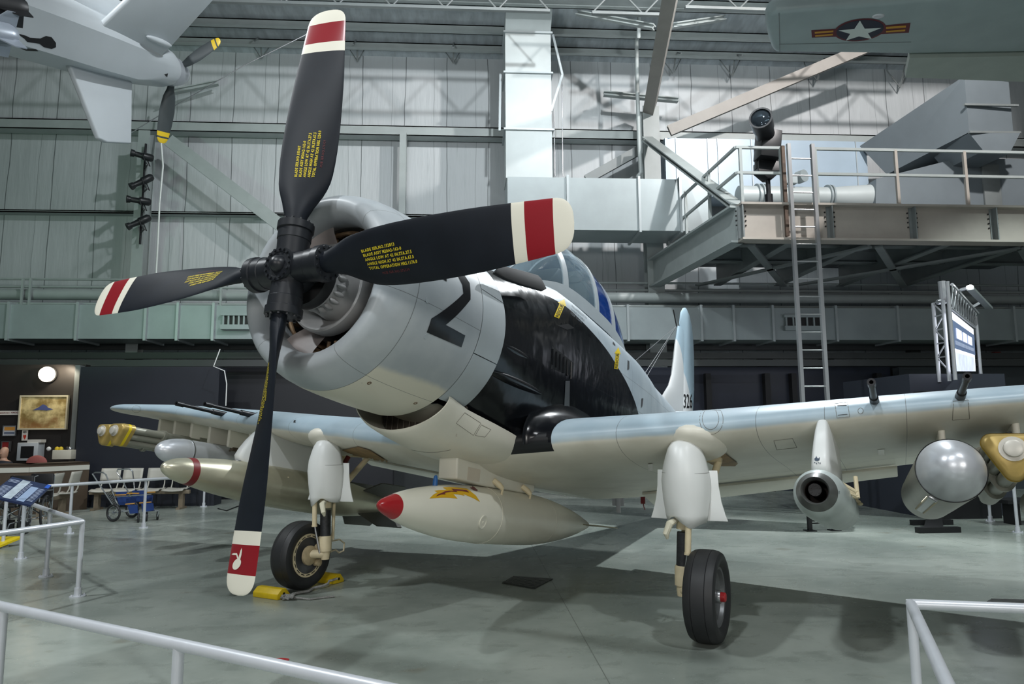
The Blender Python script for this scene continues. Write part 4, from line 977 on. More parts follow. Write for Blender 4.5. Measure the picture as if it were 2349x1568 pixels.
# roof purlins running along the wall
for i, (Y, dz) in enumerate(((19.3, .2), (18.5, .22), (17.3, .30), (15.9, .3), (14.5, .3), (13.0, .3))):
    zc = 12.55 + (20.2 - Y) * (4.95 / 34.2); tn += 1
    m = MB(); m.bb((-20, Y, zc - dz - .1), (26, Y + .03, zc - .05)); m.bb((-20, Y - .12, zc - dz - .1), (26, Y + .03, zc - dz - .07)); m.bb((-20, Y, zc - .08), (26, Y + .15, zc - .05)); struct(m.build('trim_%d' % tn, m_steel_p, smooth=False))
# open-web roof joists
def joist(x0, x1, y, z0, dep, label):
    t = thing('roof_joist', label, 'roof truss', ((x0 + x1) / 2, y, z0))
    m = MB(); m.beam((x0, y, z0), (x1, y, z0), .10, .07); m.build('bottom_chord', m_steel_d, t)
    m = MB(); m.beam((x0, y, z0 + dep), (x1, y, z0 + dep), .10, .07); m.build('top_chord', m_steel_d, t)
    n = int((x1 - x0) / .62); m = MB()
    for i in range(n):
        a = x0 + (x1 - x0) * i / n; b = x0 + (x1 - x0) * (i + 1) / n; za, zb = (z0, z0 + dep) if i % 2 == 0 else (z0 + dep, z0)
        m.cyl((a, y, za), (b, y, zb), .02, 6)
    m.build('web_bars', m_steel_d, t)
    return t
joist(-9.5, 2.0, 16.2, atY(800, 12, 16.2).z, .75, 'open-web roof truss above the tall propeller blade, between drone and vertical duct')
joist(3.0, 4.9, 16.0, atY(1360, 30, 16.0).z, .7, 'short open-web roof truss between the vertical duct and the leaning rafter')
joist(5.3, 12.0, 16.0, atY(1650, 20, 16.0).z, .7, 'open-web roof truss between the leaning rafter and the overhead wing')
# sag-rod brackets from roof to wall
HG = 'roof hanger brackets above the wall'
lab = ('first hanger bracket right of the drone propeller', 'hanger bracket at the tip of the tall blade', 'hanger bracket midway between tall blade and vertical duct')
for i, (px, py) in enumerate(((600, 135), (820, 140), (1040, 145), (1545, 170), (1680, 175), (1875, 185), (2065, 200))):
    a = atY(px, py, 19.7); b = V((a.x, 18.9, 12.3)); 
    t = thing('hanger_bracket', ('thin steel hanger bracket dropping to the quilted wall ' + ('behind the tall blade, nearest the drone', 'just beyond the tall blade tip', 'nearest the vertical duct', 'nearest the leaning rafter', 'second from the leaning rafter', 'under the overhead wing', 'under the flap of the overhead wing')[i]), 'bracket', a, HG)
    m = MB(); m.tube([a, a + V((.02, -.25, .55)), b + V((0, 0, 0))], .022, 6); m.build('rod', m_steel_d, t)
    m = MB(); m.tube([a, a + V((-.35, .05, .55)), a + V((-.35, 0, .95))], .015, 6); m.tube([a, a + V((.3, .05, .6)), a + V((.3, 0, .95))], .015, 6); m.build('stay', m_steel_d, t)
# columns, rafter and braces
def single(m, name, M_, label, cat, group=None, **kw): return tag(m.build(name, M_, base=True, **kw), label, cat, group)
def ibeam(m, p0, p1, w, h, up=(0, 0, 1), fl=.03):
    p0, p1 = V(p0), V(p1); d = (p1 - p0).normalized(); u = V(up); r = d.cross(u).normalized(); u = r.cross(d)
    m.beam(p0 + u * (h / 2 - fl / 2), p1 + u * (h / 2 - fl / 2), w, fl, up); m.beam(p0 - u * (h / 2 - fl / 2), p1 - u * (h / 2 - fl / 2), w, fl, up); m.beam(p0, p1, fl * .8, h - 2 * fl, up)
cl = atY(338, 300, 19.2); cr = atY(1490, 290, 19.0)
m = MB(); ibeam(m, (cl.x, 19.2, 0), (cl.x, 19.2, 9.75), .30, .36, (0, 1, 0)); single(m, 'steel_column', m_steel_p, 'steel column carrying four black stage spots', 'column', smooth=False)
m = MB(); a = atY(1490, 250, 19.0); ibeam(m, (cr.x, 19.0, 0), (cr.x, 19.0, a.z), .46, .4, (0, 1, 0)); single(m, 'steel_column', m_steel_p, 'steel column standing behind the long diagonal brace and the pipe', 'column', smooth=False)
b = atY(1548, -60, 13.4); m = MB(); m.beam(a, b, .52, .30, (0, 1, 0)); single(m, 'roof_rafter', m_steel_b, 'wide leaning taupe roof rafter rising from a column top', 'rafter', smooth=False)
m = MB(); ibeam(m, atY(388, 322, 19.1), atY(650, 522, 19.1), .34, .12, (0, 1, 0)); single(m, 'diagonal_brace', m_steel_p, 'gray diagonal wall brace running down behind the engine cowling', 'brace', smooth=False)
m = MB(); ibeam(m, atY(1484, 318, 18.6), atY(1692, 474, 14.2), .30, .12, (0, -.6, .8)); single(m, 'diagonal_brace', m_steel_p, 'pale diagonal brace between column and catwalk corner', 'brace', smooth=False)
m = MB(); ibeam(m, atY(1345, 412, 19.4), atY(1478, 338, 19.3), .26, .12, (0, 1, 0)); single(m, 'diagonal_brace', m_steel_d, 'short dark brace behind the column above the horizontal duct', 'brace', smooth=False)
m = MB(); ibeam(m, atY(1535, 300, 18.7), atY(2010, 100, 18.0), .30, .12, (0, 1, 0)); single(m, 'diagonal_brace', m_steel_b, 'long taupe brace rising toward the overhead wing', 'brace', smooth=False)
for (p, q, y0, y1, lb) in (((1325, 30), (1500, 62), 17.5, 16.2, 'dark strut between vertical duct and rafter'), ((1540, 60), (1660, 42), 16.5, 17.5, 'light strut between rafter and overhead wing'), ((1385, 215), (1555, 230), 19.2, 19.2, 'thin horizontal strut crossing the column below the rafter foot'), ((385, 213), (500, 190), 19.3, 19.6, 'thin strut poking from the quilted wall behind the drone spinner')):
    m = MB(); ibeam(m, atY(*p, y0), atY(*q, y1), .16, .12); single(m, 'steel_strut', m_steel_p, lb, 'strut', smooth=False)
# ducts
m_duct = mat('duct_gray', (150, 160, 162), .42, metal=.15, var=.05, vscale=1.5); m_ductL = mat('duct_light', (174, 182, 182), .42, metal=.1, var=.05, vscale=1.2); m_ductB = mat('duct_blue', (158, 176, 190), .42, metal=.1, var=.05, vscale=1.2); m_flange = mat('duct_flange', (168, 176, 178), .4, metal=.2)
vd = thing('vertical_duct', 'tall pale sheet-metal duct dropping from the roof between tall blade and column', 'duct', atY(1208, 405, 18.0))
zs = [(atY(1208, y, 18.0).z) for y in (408, 297, 167, 75)]; x0 = atY(1160, 300, 18.0).x; x1 = atY(1266, 300, 18.0).x
m = MB(); m.bb((x0, 18.0, zs[0]), (x1, 19.0, zs[3])); 
top = atY(1210, -60, 16.9); m.prism([V((x0, 18.0, zs[3])), V((x0, 19.0, zs[3])), V((x0, 18.2, top.z)), V((x0, 16.9, top.z))], (x1 - x0, 0, 0)); m.build('duct_body', m_ductL, vd, smooth=False)
for z in zs[1:]: m = MB(); m.bb((x0 - .05, 17.95, z - .025), (x1 + .05, 19.05, z + .025)); m.build('duct_flange', m_flange, vd, smooth=False)
for a_, b_ in (((1268, 80), (1290, 172)), ((1290, 172), (1264, 255)), ((1148, 170), (1146, 300))):
    m = MB(); m.beam(atY(*a_, 18.3), atY(*b_, 18.3), .06, .06); m.build('duct_hanger', m_flange, vd, smooth=False)
hd = thing('horizontal_duct', 'wide gray duct leading from the vertical duct toward the catwalk', 'duct', atY(1380, 530, 17.0))
A = atY(1164, 405, 17.0); B = atY(1605, 530, 17.0)
m = MB(); m.bb((A.x, 17.0, B.z), (B.x + .3, 18.2, A.z)); m.build('duct_body', m_duct, hd, smooth=False)
for px in (1302, 1466, 1560): X = atY(px, 450, 17.0).x; m = MB(); m.bb((X - .03, 16.94, B.z - .05), (X + .03, 18.25, A.z + .05)); m.build('duct_flange', m_flange, hd, smooth=False)
ub = thing('upper_duct', 'pale blue duct wall behind the spotlight', 'duct', atY(1750, 450, 18.8)); A = atY(1525, 316, 18.8); B = atY(1995, 455, 18.8)
m = MB(); m.bb((A.x, 18.8, B.z), (B.x, 19.7, A.z)); m.build('duct_body', m_ductB, ub, smooth=False)
for px in (1552, 1625, 1648, 1725, 1965): X = atY(px, 380, 18.8).x; m = MB(); m.bb((X - .012, 18.77, B.z), (X + .012, 18.85, A.z)); m.build('duct_seam', m_flange, ub, smooth=False)
ld = thing('long_duct', 'long gray duct running the whole length of the wall above the dark partitions', 'duct', atY(1174, 778, 18.0)); z1 = atY(1174, 703, 18.0).z; z0 = atY(1174, 778, 18.0).z
m = MB(); m.bb((-14, 18.0, z0), (19, 19.0, z1)); m.build('duct_body', m_duct, ld, smooth=False)
for px in (20, 178, 335, 408, 490, 1440, 1608, 1682, 1772, 1917, 2058, 2325): X = atY(px, 740, 18.0).x; m = MB(); m.bb((X - .03, 17.93, z0 - .05), (X + .03, 19.05, z1 + .06)); m.build('duct_flange', m_flange, ld, smooth=False)
for p0, p1 in (((514, 724), (572, 745)), ((1802, 728), (1882, 748))):
    a = atY(*p0, 17.95); b = atY(*p1, 17.95); m = MB(); m.bb((a.x, 17.94, b.z), (b.x, 18.0, a.z)); g = m.build('vent_grille', m_mblack, ld, smooth=False)
    m = MB(); n = 5
    for i in range(n + 1): X = a.x + (b.x - a.x) * i / n; m.bb((X - .02, 17.90, b.z), (X + .02, 17.96, a.z))
    m.bb((a.x - .06, 17.88, a.z), (b.x + .06, 18.0, a.z + .07)); m.bb((a.x - .06, 17.86, b.z - .12), (b.x + .06, 18.0, b.z)); m.build('grille_frame', m_duct, g, smooth=False)
# pipes
def pipe(pts, r, label, M_=m_steel_p, name='wall_pipe', group=None): m = MB(); m.tube(pts, r, 12); return single(m, name, M_, label, 'pipe', group)
for (y, r, Y, lb) in ((677, .14, 18.6, 'thick gray pipe running just above the long duct'), (643, .03, 18.9, 'thin pipe topmost along the wall above the thick pipe'), (660, .035, 18.9, 'thin pipe hugging the top of the thick pipe'), (697, .035, 18.4, 'thin pipe lying on top of the long duct')):
    z = atY(1174, y + 4, Y).z; pipe([(-14, Y, z), (19, Y, z)], r, lb)
for i, px in enumerate((47, 65, 505)):
    z = atY(px, 640, 18.5).z; X = atY(px, 680, 18.3).x; m = MB(); m.beam((X, 18.35, z0 + .8), (X, 18.35, z), .05, .05); single(m, 'pipe_post', m_steel_p, ('pipe post far out toward the drone side', 'pipe post beside the outermost one', 'pipe post just under the small blade')[i], 'post', smooth=False)
p = [atY(1468, 8, 17.6), atY(1465, 85, 17.8), atY(1460, 92, 18.4), atY(1462, 200, 18.5), atY(1466, 330, 18.5), atY(1470, 395, 18.5), atY(1462, 408, 18.5)]
pipe(p, .055, 'bent conduit pipe running down beside the column foot of the rafter', m_steel_p, 'conduit_pipe')
p = [atY(x, y, 18.9) for x, y in ((390, 205), (383, 250), (370, 330), (374, 380), (366, 470), (362, 560), (358, 632))]
pipe(p, .022, 'thin pale cable hanging beside the spot column', m_white, 'hanging_cable')
pipe([atY(300, 305, 15), atY(415, 235, 15), atY(560, 150, 15), atY(745, 58, 15)], .010, 'thin support wire slanting from drone to roof', m_steel, 'support_wire')
for X0 in ((1271, 250), (1289, 175)):
    pipe([atY(X0[0], X0[1], 18.4), atY(X0[0] + 2, 403, 18.4)], .014, 'thin hanging rod beside the vertical duct, ' + ('nearer the duct' if X0[0] < 1280 else 'farther from the duct'), m_steel, 'hanging_rod')
m = MB(); X = atY(924, 400, 19.5).x; m.bb((X - .09, 19.4, atY(924, 492, 19.5).z), (X + .09, 19.7, atY(924, 305, 19.5).z)); single(m, 'wall_post', m_steel_p, 'short upright wall post rising behind the top of the cowling', 'post', smooth=False)
# dark zone under the duct: beams and stubs
m_dkst = mat('dark_steel', (58, 62, 62), .5)
m = MB()
for i, (y, Y) in enumerate(((795, 19.3), (815, 18.6), (832, 17.8))):
    z = atY(1174, y, Y).z; tn += 1; m = MB(); m.bb((-14, Y, z - .08), (19, Y + .15, z + .08)); struct(m.build('trim_%d' % tn, m_dkst, smooth=False))
# partitions
m_nook = mat('nook_wall', (40, 36, 34), .55, var=.05); m_navy = mat('navy_partition', (31, 35, 44), .5, var=.05, vscale=2); m_dkpan = mat('dark_panel', (24, 26, 32), .45)
def part_box(name, p0, p1, Y, dep, M_):
    a = atY(*p0, Y); b = atY(*p1, Y); m = MB(); m.bb((a.x, Y, 0), (b.x, Y + dep, a.z)); o = m.build(name, M_, smooth=False); return struct(o)
part_box('wall_nook', (-220, 836), (176, 1160), 17.2, .2, m_nook)
pn = part_box('wall_partition', (186, 841), (490, 1160), 16.7, .5, m_navy)
a = atY(215, 845, 16.69); b = atY(470, 898, 16.69)
part_box('wall_partition_rear', (516, 841), (900, 1160), 18.2, .3, m_dkpan)
part_box('wall_partition_east', (1400, 842), (2062, 1130), 18.7, .3, mat('navy_door', (28, 34, 48), .4))
part_box('wall_partition_far', (2062, 842), (2500, 1130), 18.4, .3, mat('far_panel', (62, 68, 72), .5))
m = MB(); X = atY(179, 900, 17.1).x; m.bb((X - .05, 17.0, 0), (X + .06, 17.3, atY(179, 838, 17.1).z)); struct(m.build('trim_90', m_steel_d, smooth=False))
for i, px in enumerate((1622, 1757, 1818, 2012)):
    X = atY(px, 900, 18.65).x; m = MB(); m.bb((X - .07, 18.5, 0), (X + .07, 18.7, 3.1)); struct(m.build('trim_%d' % (91 + i), m_mblack, smooth=False))
DB = ('beside the airplane tail fin', 'above the ladder foot', 'above the dark doors beside the lit banner')
for i, (q0, q1) in enumerate((((1742, 815), (1774, 840)), ((1885, 822), (1915, 842)), ((2088, 790), (2112, 808)))):
    a = atY(*q0, 19.7); b = atY(*q1, 19.7); m = MB(); m.bb((a.x, 19.7, b.z), (b.x, 19.94, a.z)); single(m, 'junction_box', m_dkst, 'small gray junction box on the wall ' + ('between tail fin and ladder', 'just right of the ladder rungs', 'beyond the truss of the lit banner')[i], 'box', smooth=False)
a = atY(2282, 806, 19.8); m = MB(); m.bb((a.x, 19.8, a.z - .2), (a.x + .19, 19.94, a.z)); single(m, 'fire_alarm', mat('alarm_red', (150, 40, 38), .5), 'small red alarm box on the dark wall beyond the lit banner', 'alarm', bevel=.01)
# ---- catwalk
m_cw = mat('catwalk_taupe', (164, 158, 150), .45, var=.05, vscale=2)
cwz1 = atY(1695, 468, 14.0).z; cwz0 = atY(1695, 553, 14.0).z; cx0 = atY(1695, 500, 14.0).x; cx1 = 15.0; fx = atY(1500, 640, 18.8).x
cw = thing('catwalk', 'steel catwalk platform with riveted taupe girder and railing, high under the roof', 'catwalk', (cx0, 14.0, cwz0))
m = MB(); zc = (cwz1 + cwz0) / 2; ibeam(m, (cx0, 14.0, zc), (cx1, 14.0, zc), .34, cwz1 - cwz0, fl=.045); m.build('girder', m_cw, cw, smooth=False)
m = MB(); ibeam(m, (cx0, 14.1, zc), (fx, 18.9, zc), .3, cwz1 - cwz0, fl=.045); m.build('girder', m_steel_p, cw, smooth=False)
for px in (1703, 1908, 2098, 2284):
    X = atY(px, 510, 13.9).x; m = MB(); m.bb((X - .012, 13.84, cwz0 + .045), (X + .012, 13.99, cwz1 - .045)); m.bb((X - .07, 13.965, cwz0 + .05), (X + .07, 13.985, cwz1 - .05))
    st = m.build('stiffener', m_steel_d, cw, smooth=False); m = MB()
    for sx in (-.10, .10):
        for i in range(4): m.ell((X + sx, 13.97, cwz1 - .16 - i * .10), (.018, .02, .018), None, 8, 6)
    m.build('bolt_row', m_mblack, st)
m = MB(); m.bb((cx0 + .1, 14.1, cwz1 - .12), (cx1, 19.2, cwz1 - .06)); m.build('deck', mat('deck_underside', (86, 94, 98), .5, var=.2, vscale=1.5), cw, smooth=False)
for x in (6.9, 8.6, 10.4, 12.2): m = MB(); ibeam(m, (x, 14.1, zc), (x, 19.0, zc), .2, .6, fl=.03); m.build('joist', m_steel_d, cw, smooth=False)
for y in (15.6, 17.2): m = MB(); ibeam(m, (cx0, y, zc + .1), (cx1, y, zc + .1), .2, .35, fl=.03); m.build('joist', m_steel_d, cw, smooth=False)
for p, q in (((6.0, 14.4), (8.6, 18.6)), ((8.6, 14.4), (6.2, 18.6)), ((8.8, 14.4), (12.0, 18.6)), ((12.0, 14.4), (8.8, 18.6)), ((12, 14.4), (15, 17.5))):
    m = MB(); m.beam((p[0], p[1], cwz0 + .02), (q[0], q[1], cwz0 + .02), .16, .05); m.build('cross_brace', m_steel_d, cw, smooth=False)
def rail_run(m, p, q, w=.055): m.beam(p, q, w, w)
r1 = atY(1700, 338, 14.0).z; r2 = atY(1700, 396, 14.0).z; xl = atY(1802, 400, 14.0).x; xr = atY(1866, 400, 14.0).x
m = MB(); rail_run(m, (cx0, 14, r1), (xl, 14, r1)); rail_run(m, (cx0, 14, r2), (xl, 14, r2)); rail_run(m, (xr, 14, r1), (cx1, 14, r1)); rail_run(m, (xr, 14, r2), (cx1, 14, r2)); m.build('front_rail', m_steel_p, cw, smooth=False)
for px in (1700, 1793, 1872, 2057, 2215):
    X = atY(px, 400, 14.0).x; m = MB(); m.bb((X - .03, 13.97, cwz1), (X + .03, 14.03, r1)); m.build('rail_post', m_cw if px > 2000 else m_steel_p, cw, smooth=False)
m = MB(); rail_run(m, (cx0, 14, r1), (fx + .2, 18.2, r1 - .1)); rail_run(m, (cx0, 14, r2), (fx + .2, 18.2, r2 - .1)); m.build('end_rail', m_steel_p, cw, smooth=False)
for t_ in (.33, .66, .95): m = MB(); X = cx0 + (fx + .2 - cx0) * t_; Y = 14 + 4.2 * t_; m.bb((X - .03, Y - .03, cwz1 - .3), (X + .03, Y + .03, r1)); m.build('rail_post', m_steel_p, cw, smooth=False)
m = MB(); m.bb((xl - .1, 13.9, cwz0 + .1), (xl - .03, 13.96, r1 + .02)); m.build('rusty_post', mat('rust_post', (84, 70, 60), .6, .3, var=.3, vscale=9), cw, smooth=False)
# ladder
ld_ = thing('ladder', 'tall bare-metal wall ladder reaching from the floor to the catwalk', 'ladder', (atY(1870, 905, 13.7).x, 13.7, 0))
m_lad = mat('ladder_alu', (178, 180, 182), .35, .6)
zt = atY(1815, 330, 13.7).z; xa = atY(1826, 650, 13.7).x; xb = atY(1882, 650, 13.7).x
for X in (xa, xb): m = MB(); m.bb((X - .035, 13.66, 0), (X + .035, 13.74, zt)); m.build('stile', m_lad, ld_, smooth=False)
z = .3
while z < zt - .2: m = MB(); m.cyl((xa, 13.7, z), (xb, 13.7, z), .016, 8); m.build('rung', m_lad, ld_); z += .36
# spotlight on its pole
sp = thing('follow_spot', 'black searchlight with glass lens on a short pole, standing on the catwalk', 'spotlight', atY(1762, 460, 14.6))
c0 = atY(1745, 271, 13.75); c1 = atY(1759, 322, 14.6); d = (c1 - c0).normalized()
fa = (V((c0.x - .25, 13.9, c0.z + .10)) - c1).normalized(); ax = (c0 - c1).normalized()
m = MB(); bc = c1; L = (c0 - c1).length
m.rev([(-.12, 0), (-.12, .16), (0, .20), (L * .55, .20), (L * .62, .225), (L + .02, .235), (L + .02, .20), (L - .03, .19)], 28, bc, ax, (0, 0, 1)); m.build('lamp_housing', mat('spot_black', (26, 28, 31), .4), sp, ang=40)
m = MB(); m.rev([(L - .02, .20), (L + .0, .18), (L + .02, .10), (L + .025, 0)], 28, bc, ax, (0, 0, 1)); m.build('lens', mat('lens_glass', (60, 70, 78), .05, .6), sp)
m = MB(); q = atY(1761, 335, 14.45); m.box(q, (.44, .42, .62), Matrix.Rotation(.12, 3, 'Y')); m.build('ballast_box', mat('spot_black', (26, 28, 31)), sp, bevel=.02)
m = MB(); yk = atY(1760, 385, 14.6); m.box(yk, (.5, .3, .22)); m.prism([yk + V((-.25, -.15, -.11)), yk + V((.25, -.15, -.11)), yk + V((.06, -.15, -.28)), yk + V((-.06, -.15, -.28))], (0, .3, 0)); m.box(yk + V((-.24, 0, .22)), (.04, .12, .5)); m.box(yk + V((.24, 0, .22)), (.04, .12, .5)); m.build('yoke', mat('spot_black', (26, 28, 31)), sp, bevel=.01)
m = MB(); m.cyl((yk.x, yk.y, cwz1), (yk.x, yk.y, yk.z - .2), .05, 14); m.cyl((yk.x, yk.y, cwz1), (yk.x, yk.y, cwz1 + .42), .085, 14); m.build('pole', m_gun, sp)
# air handler and round duct on the catwalk
ah = thing('air_handler', 'large angular gray air handling unit on the catwalk under the overhead wing', 'air handler', atY(2150, 450, 16.5)); m_ah = mat('unit_gray', (112, 121, 126), .45, metal=.1, var=.05, vscale=1.2)
nt, nb = atY(2212, 174, 16.0), atY(2223, 303, 16.0); ft, fb_ = atY(1972, 335, 18.7), atY(2034, 400, 18.3); nr = atY(2330, 181, 16.3)
dx = V((1.35, .25, 0))
m = MB(); m.loft([[nt, nb, nb + dx, nt + dx], [ft, fb_, fb_ + dx * .8, ft + dx * .8]]); m.build('intake_duct', m_ah, ah, smooth=False)
for q0, q1 in (((2212, 240), (2335, 242)), ((2223, 303), (2340, 304))): a = atY(*q0, 15.95); b = atY(*q1, 16.15); m = MB(); m.beam(a, b, .06, .05); m.build('duct_flange', m_steel_d, ah, smooth=False)
hp = [atY(x, y, 16.0) for x, y in ((2223, 305), (2340, 305), (2316, 352), (2256, 346))]; m = MB(); m.loft([hp, [p + V((-.1, 1.3, 0)) for p in hp]]); m.build('hopper', m_ah, ah, smooth=False)
a = atY(1998, 385, 17.4); b = atY(2420, 470, 17.0); m = MB(); m.prism([V((atY(2085, 445, 17).x, 17, cwz1)), V((15.5, 17, cwz1)), V((15.5, 17, atY(2200, 362, 17).z)), V((atY(2200, 362, 17).x, 17, atY(2200, 362, 17).z)), V((atY(2010, 408, 17).x, 17, atY(2010, 410, 17).z)), V((atY(2000, 460, 17).x, 17, cwz1))], (0, 1.2, 0)); m.build('housing', m_ah, ah, smooth=False)
a = atY(2255, 375, 16.9); b = atY(2302, 470, 16.9); m = MB(); m.bb((a.x, 16.93, b.z), (b.x, 17.0, a.z)); m.build('service_door', m_steel_d, ah, bevel=.01)
rd = thing('round_duct', 'pale round duct with flange rings lying along the catwalk', 'duct', atY(1850, 455, 17.0)); a = atY(1700, 440, 17.2); b = atY(1915, 440, 17.2); c = atY(2010, 436, 17.2)
m = MB(); m.rev([(0, 0), (0, .27), (b.x - a.x, .27), (c.x - a.x, .36), (c.x - a.x, 0)], 28, (a.x, 17.4, a.z - .05)); m.build('duct_shell', m_ductL, rd, ang=40)
for px in (1742, 1752, 1758, 1905, 1912): X = atY(px, 440, 17.2).x; m = MB(); m.rev([(-.02, .26), (-.02, .33), (.02, .33), (.02, .26)], 28, (X, 17.4, a.z - .05)); m.build('flange_ring', m_duct, rd)
q = atY(1838, 405, 17.2); m = MB(); m.rev([(-.1, 0), (-.1, .16), (.1, .16), (.1, 0)], 20, q, (.5, -1, 0)); m.box(q + V((-.3, 0, -.1)), (.3, .2, .2)); m.build('damper_motor', m_duct, rd, ang=40)
# ---- overhead wing with the star
ZW = 8.3
def wz(px, py): return at(px, py, 2, ZW)
ow = thing('overhead_wing', 'pale green-gray wing of a hanging airplane with star-and-bar insignia', 'airplane wing', wz(1900, 60))
m_ow = mat('overhead_gray', (150, 164, 164), .42, var=.05, vscale=2)
PL = [(1776, 122), (1770, 112), (1763, 92), (1757, 66), (1756, 50), (1760, 38), (1768, 31), (1782, 27), (1900, 18), (2030, 8), (2150, -2), (2560, -38), (2560, 118), (2085, 126)]
W3 = [wz(*p) for p in PL]; up = V((0, 0, .26))
cenw = sum(W3, V((0, 0, 0))) / len(W3)
m = MB(); m.prism(W3, up); m.build('wing_panel', m_ow, ow, bevel=.09, seg=4)
m = MB(); m.prism([wz(*p) for p in ((2086, 127), (2560, 119), (2560, 190), (2345, 182), (2076, 172))], V((0, 0, .10))); m.v = [p - V((0, 0, .05)) if p.z < ZW + .05 else p for p in m.v]; m.build('wing_flap', mat('flap_gray', (158, 168, 160), .45, var=.04), ow, smooth=False)
lw = bvh([o for o in ow.children][0])
def wplate(pix, name, M_, off, par, sub=40):
    vf = fill2d([pix], sub); m = MB(); m.add([wz(p.x, p.y) - V((0, 0, off)) for p in vf[0]], vf[1]); return m.build(name, M_, par, ang=60)
m_rd = mat('insignia_red', (92, 30, 38), .5); m_nv = mat('insignia_navy', (26, 34, 52), .5); m_gd = mat('insignia_gold', (190, 140, 40), .5); m_st = mat('insignia_white', (206, 214, 210), .5)
def sxy(u, v): return (1860 + u * 250 / 2349, 20 + v * 100 / 940)
ins = wplate([sxy(*p) for p in ((10, 460), (500, 428), (1620, 352), (2148, 300), (2112, 512), (1600, 540), (520, 600), (22, 620))], 'insignia_bar', m_rd, .004, ow)
el = [(1060 + 560 * math.cos(a) * 1.0 + 0, 450 - 240 * math.sin(a) - 60 * math.cos(a)) for a in [2 * PI * i / 40 for i in range(40)]]
wplate([sxy(*p) for p in el], 'insignia_ring', m_rd, .006, ins)
el = [(1060 + 512 * math.cos(a), 450 - 212 * math.sin(a) - 55 * math.cos(a)) for a in [2 * PI * i / 40 for i in range(40)]]
wplate([sxy(*p) for p in el], 'insignia_disc', m_nv, .009, ins)
wplate([sxy(*p) for p in ((1058, 240), (1160, 415), (1520, 400), (1232, 515), (1312, 640), (1035, 582), (755, 672), (845, 528), (595, 455), (938, 420))], 'insignia_star', m_st, .012, ins)
for q in (((82, 490), (486, 458), (480, 495), (86, 530)), ((90, 562), (476, 530), (472, 565), (94, 595)), ((1620, 380), (2052, 352), (2046, 398), (1620, 425)), ((1620, 468), (2036, 436), (2030, 478), (1620, 502))): wplate([sxy(*p) for p in q], 'insignia_stripe', m_gd, .008, ins)
q = wz(2015, 37); m = MB(); m.ell(q, (.10, .07, .02)); m.build('wing_light', m_alu, ow)
for p0, p1 in (((1787, 30), (1789, 118)), ((1787, 101), (2090, 96))): a, b = wz(*p0), wz(*p1); m = MB(); m.beam(a - V((0, 0, .004)), b - V((0, 0, .004)), .012, .004); m.build('panel_joint', m_steel_d, ow, smooth=False)
# ---- banner tower
sg = thing('lit_banner', 'lit white and blue banner on an aluminium truss tower over a black box', 'banner', atY(2200, 852, 13.0))
m_tr = mat('truss_alu', (196, 198, 202), .35, .5)
za = atY(2150, 852, 13).z; zb = atY(2150, 695, 13).z; P0 = atY(2147, 780, 13); P1 = atY(2170, 780, 12.7); P2 = atY(2184, 780, 12.4); P3 = atY(2243, 780, 14.6)
def v3(p, z): return V((p.x, p.y, z))
for p, nm, tp in ((P0, 'truss_tube', zb), (P1, 'truss_tube', zb), (P2, 'banner_post', zb + .3), (P3, 'banner_post', zb - .0)): m = MB(); m.cyl(v3(p, za - .2), v3(p, tp), .035, 10); m.build(nm, m_tr, sg)
m = MB(); n = 5
for i in range(n): z_a = za + (zb - za) * i / n; z_b = za + (zb - za) * (i + 1) / n; m.cyl(v3(P0 if i % 2 else P1, z_a), v3(P1 if i % 2 else P0, z_b), .014, 6); m.cyl(v3(P0, z_b), v3(P1, z_b), .014, 6)
m.build('truss_lacing', m_tr, sg)
tl, tr_, br, bl = atY(2180, 712, 12.42), atY(2233, 755, 14.5), atY(2238, 851, 14.5), atY(2189, 851, 12.42)
def bq(u, v): return (tl * (1 - u) + tr_ * u) * (1 - v) + (bl * (1 - u) + br * u) * v
nrm = (tr_ - tl).cross(bl - tl).normalized(); nrm = nrm if nrm.dot(CAMP - tl) > 0 else -nrm
def bpanel(u0, u1, v0, v1, name, M_, off, par): m = MB(); m.add([bq(u0, v0) + nrm * off, bq(u1, v0) + nrm * off, bq(u1, v1) + nrm * off, bq(u0, v1) + nrm * off], [(0, 1, 2, 3)]); return m.build(name, M_, par, smooth=False)
ban = bpanel(0, 1, 0, 1, 'banner_sheet', mat('banner_white', (236, 240, 252), .5, emit=1.8), .0, sg)
bpanel(0, 1, .14, .62, 'banner_band', mat('banner_slate', (96, 112, 142), .5, emit=.55), .01, ban)
bpanel(.05, .95, .68, 1, 'banner_photo', mat('banner_photo', (206, 214, 240), .5, var=.4, vscale=5, emit=.8), .01, ban)
for u0, u1 in ((.14, .37), (.41, .60), (.64, .84)):
    m = MB(); n = 5
    for i in range(n):
        a_, b_ = u0 + (u1 - u0) * (i + .08) / n, u0 + (u1 - u0) * (i + .92) / n; m.add([bq(a_, .25) + nrm * .02, bq(b_, .25) + nrm * .02, bq(b_, .43) + nrm * .02, bq(a_, .43) + nrm * .02], [(0, 1, 2, 3)])
    m.build('banner_lettering', mat('banner_letter', (244, 246, 255), .5, emit=1.1), ban, smooth=False)
m = MB()
for i in range(16): a_ = .08 + .85 * i / 16; m.add([bq(a_, .48) + nrm * .02, bq(a_ + .035, .48) + nrm * .02, bq(a_ + .035, .55) + nrm * .02, bq(a_, .55) + nrm * .02], [(0, 1, 2, 3)])
o = m.build('banner_small_print', mat('banner_print', (160, 170, 190), .5, emit=.6), ban, smooth=False); o['kind'] = 'stuff'
A_, B_ = atY(2184, 652, 12.4), atY(2243, 718, 14.6); C_, D_ = atY(2180, 706, 12.4), atY(2236, 750, 14.6)
m = MB(); m.cyl(A_, B_, .03, 8); m.cyl(C_, D_, .03, 8)
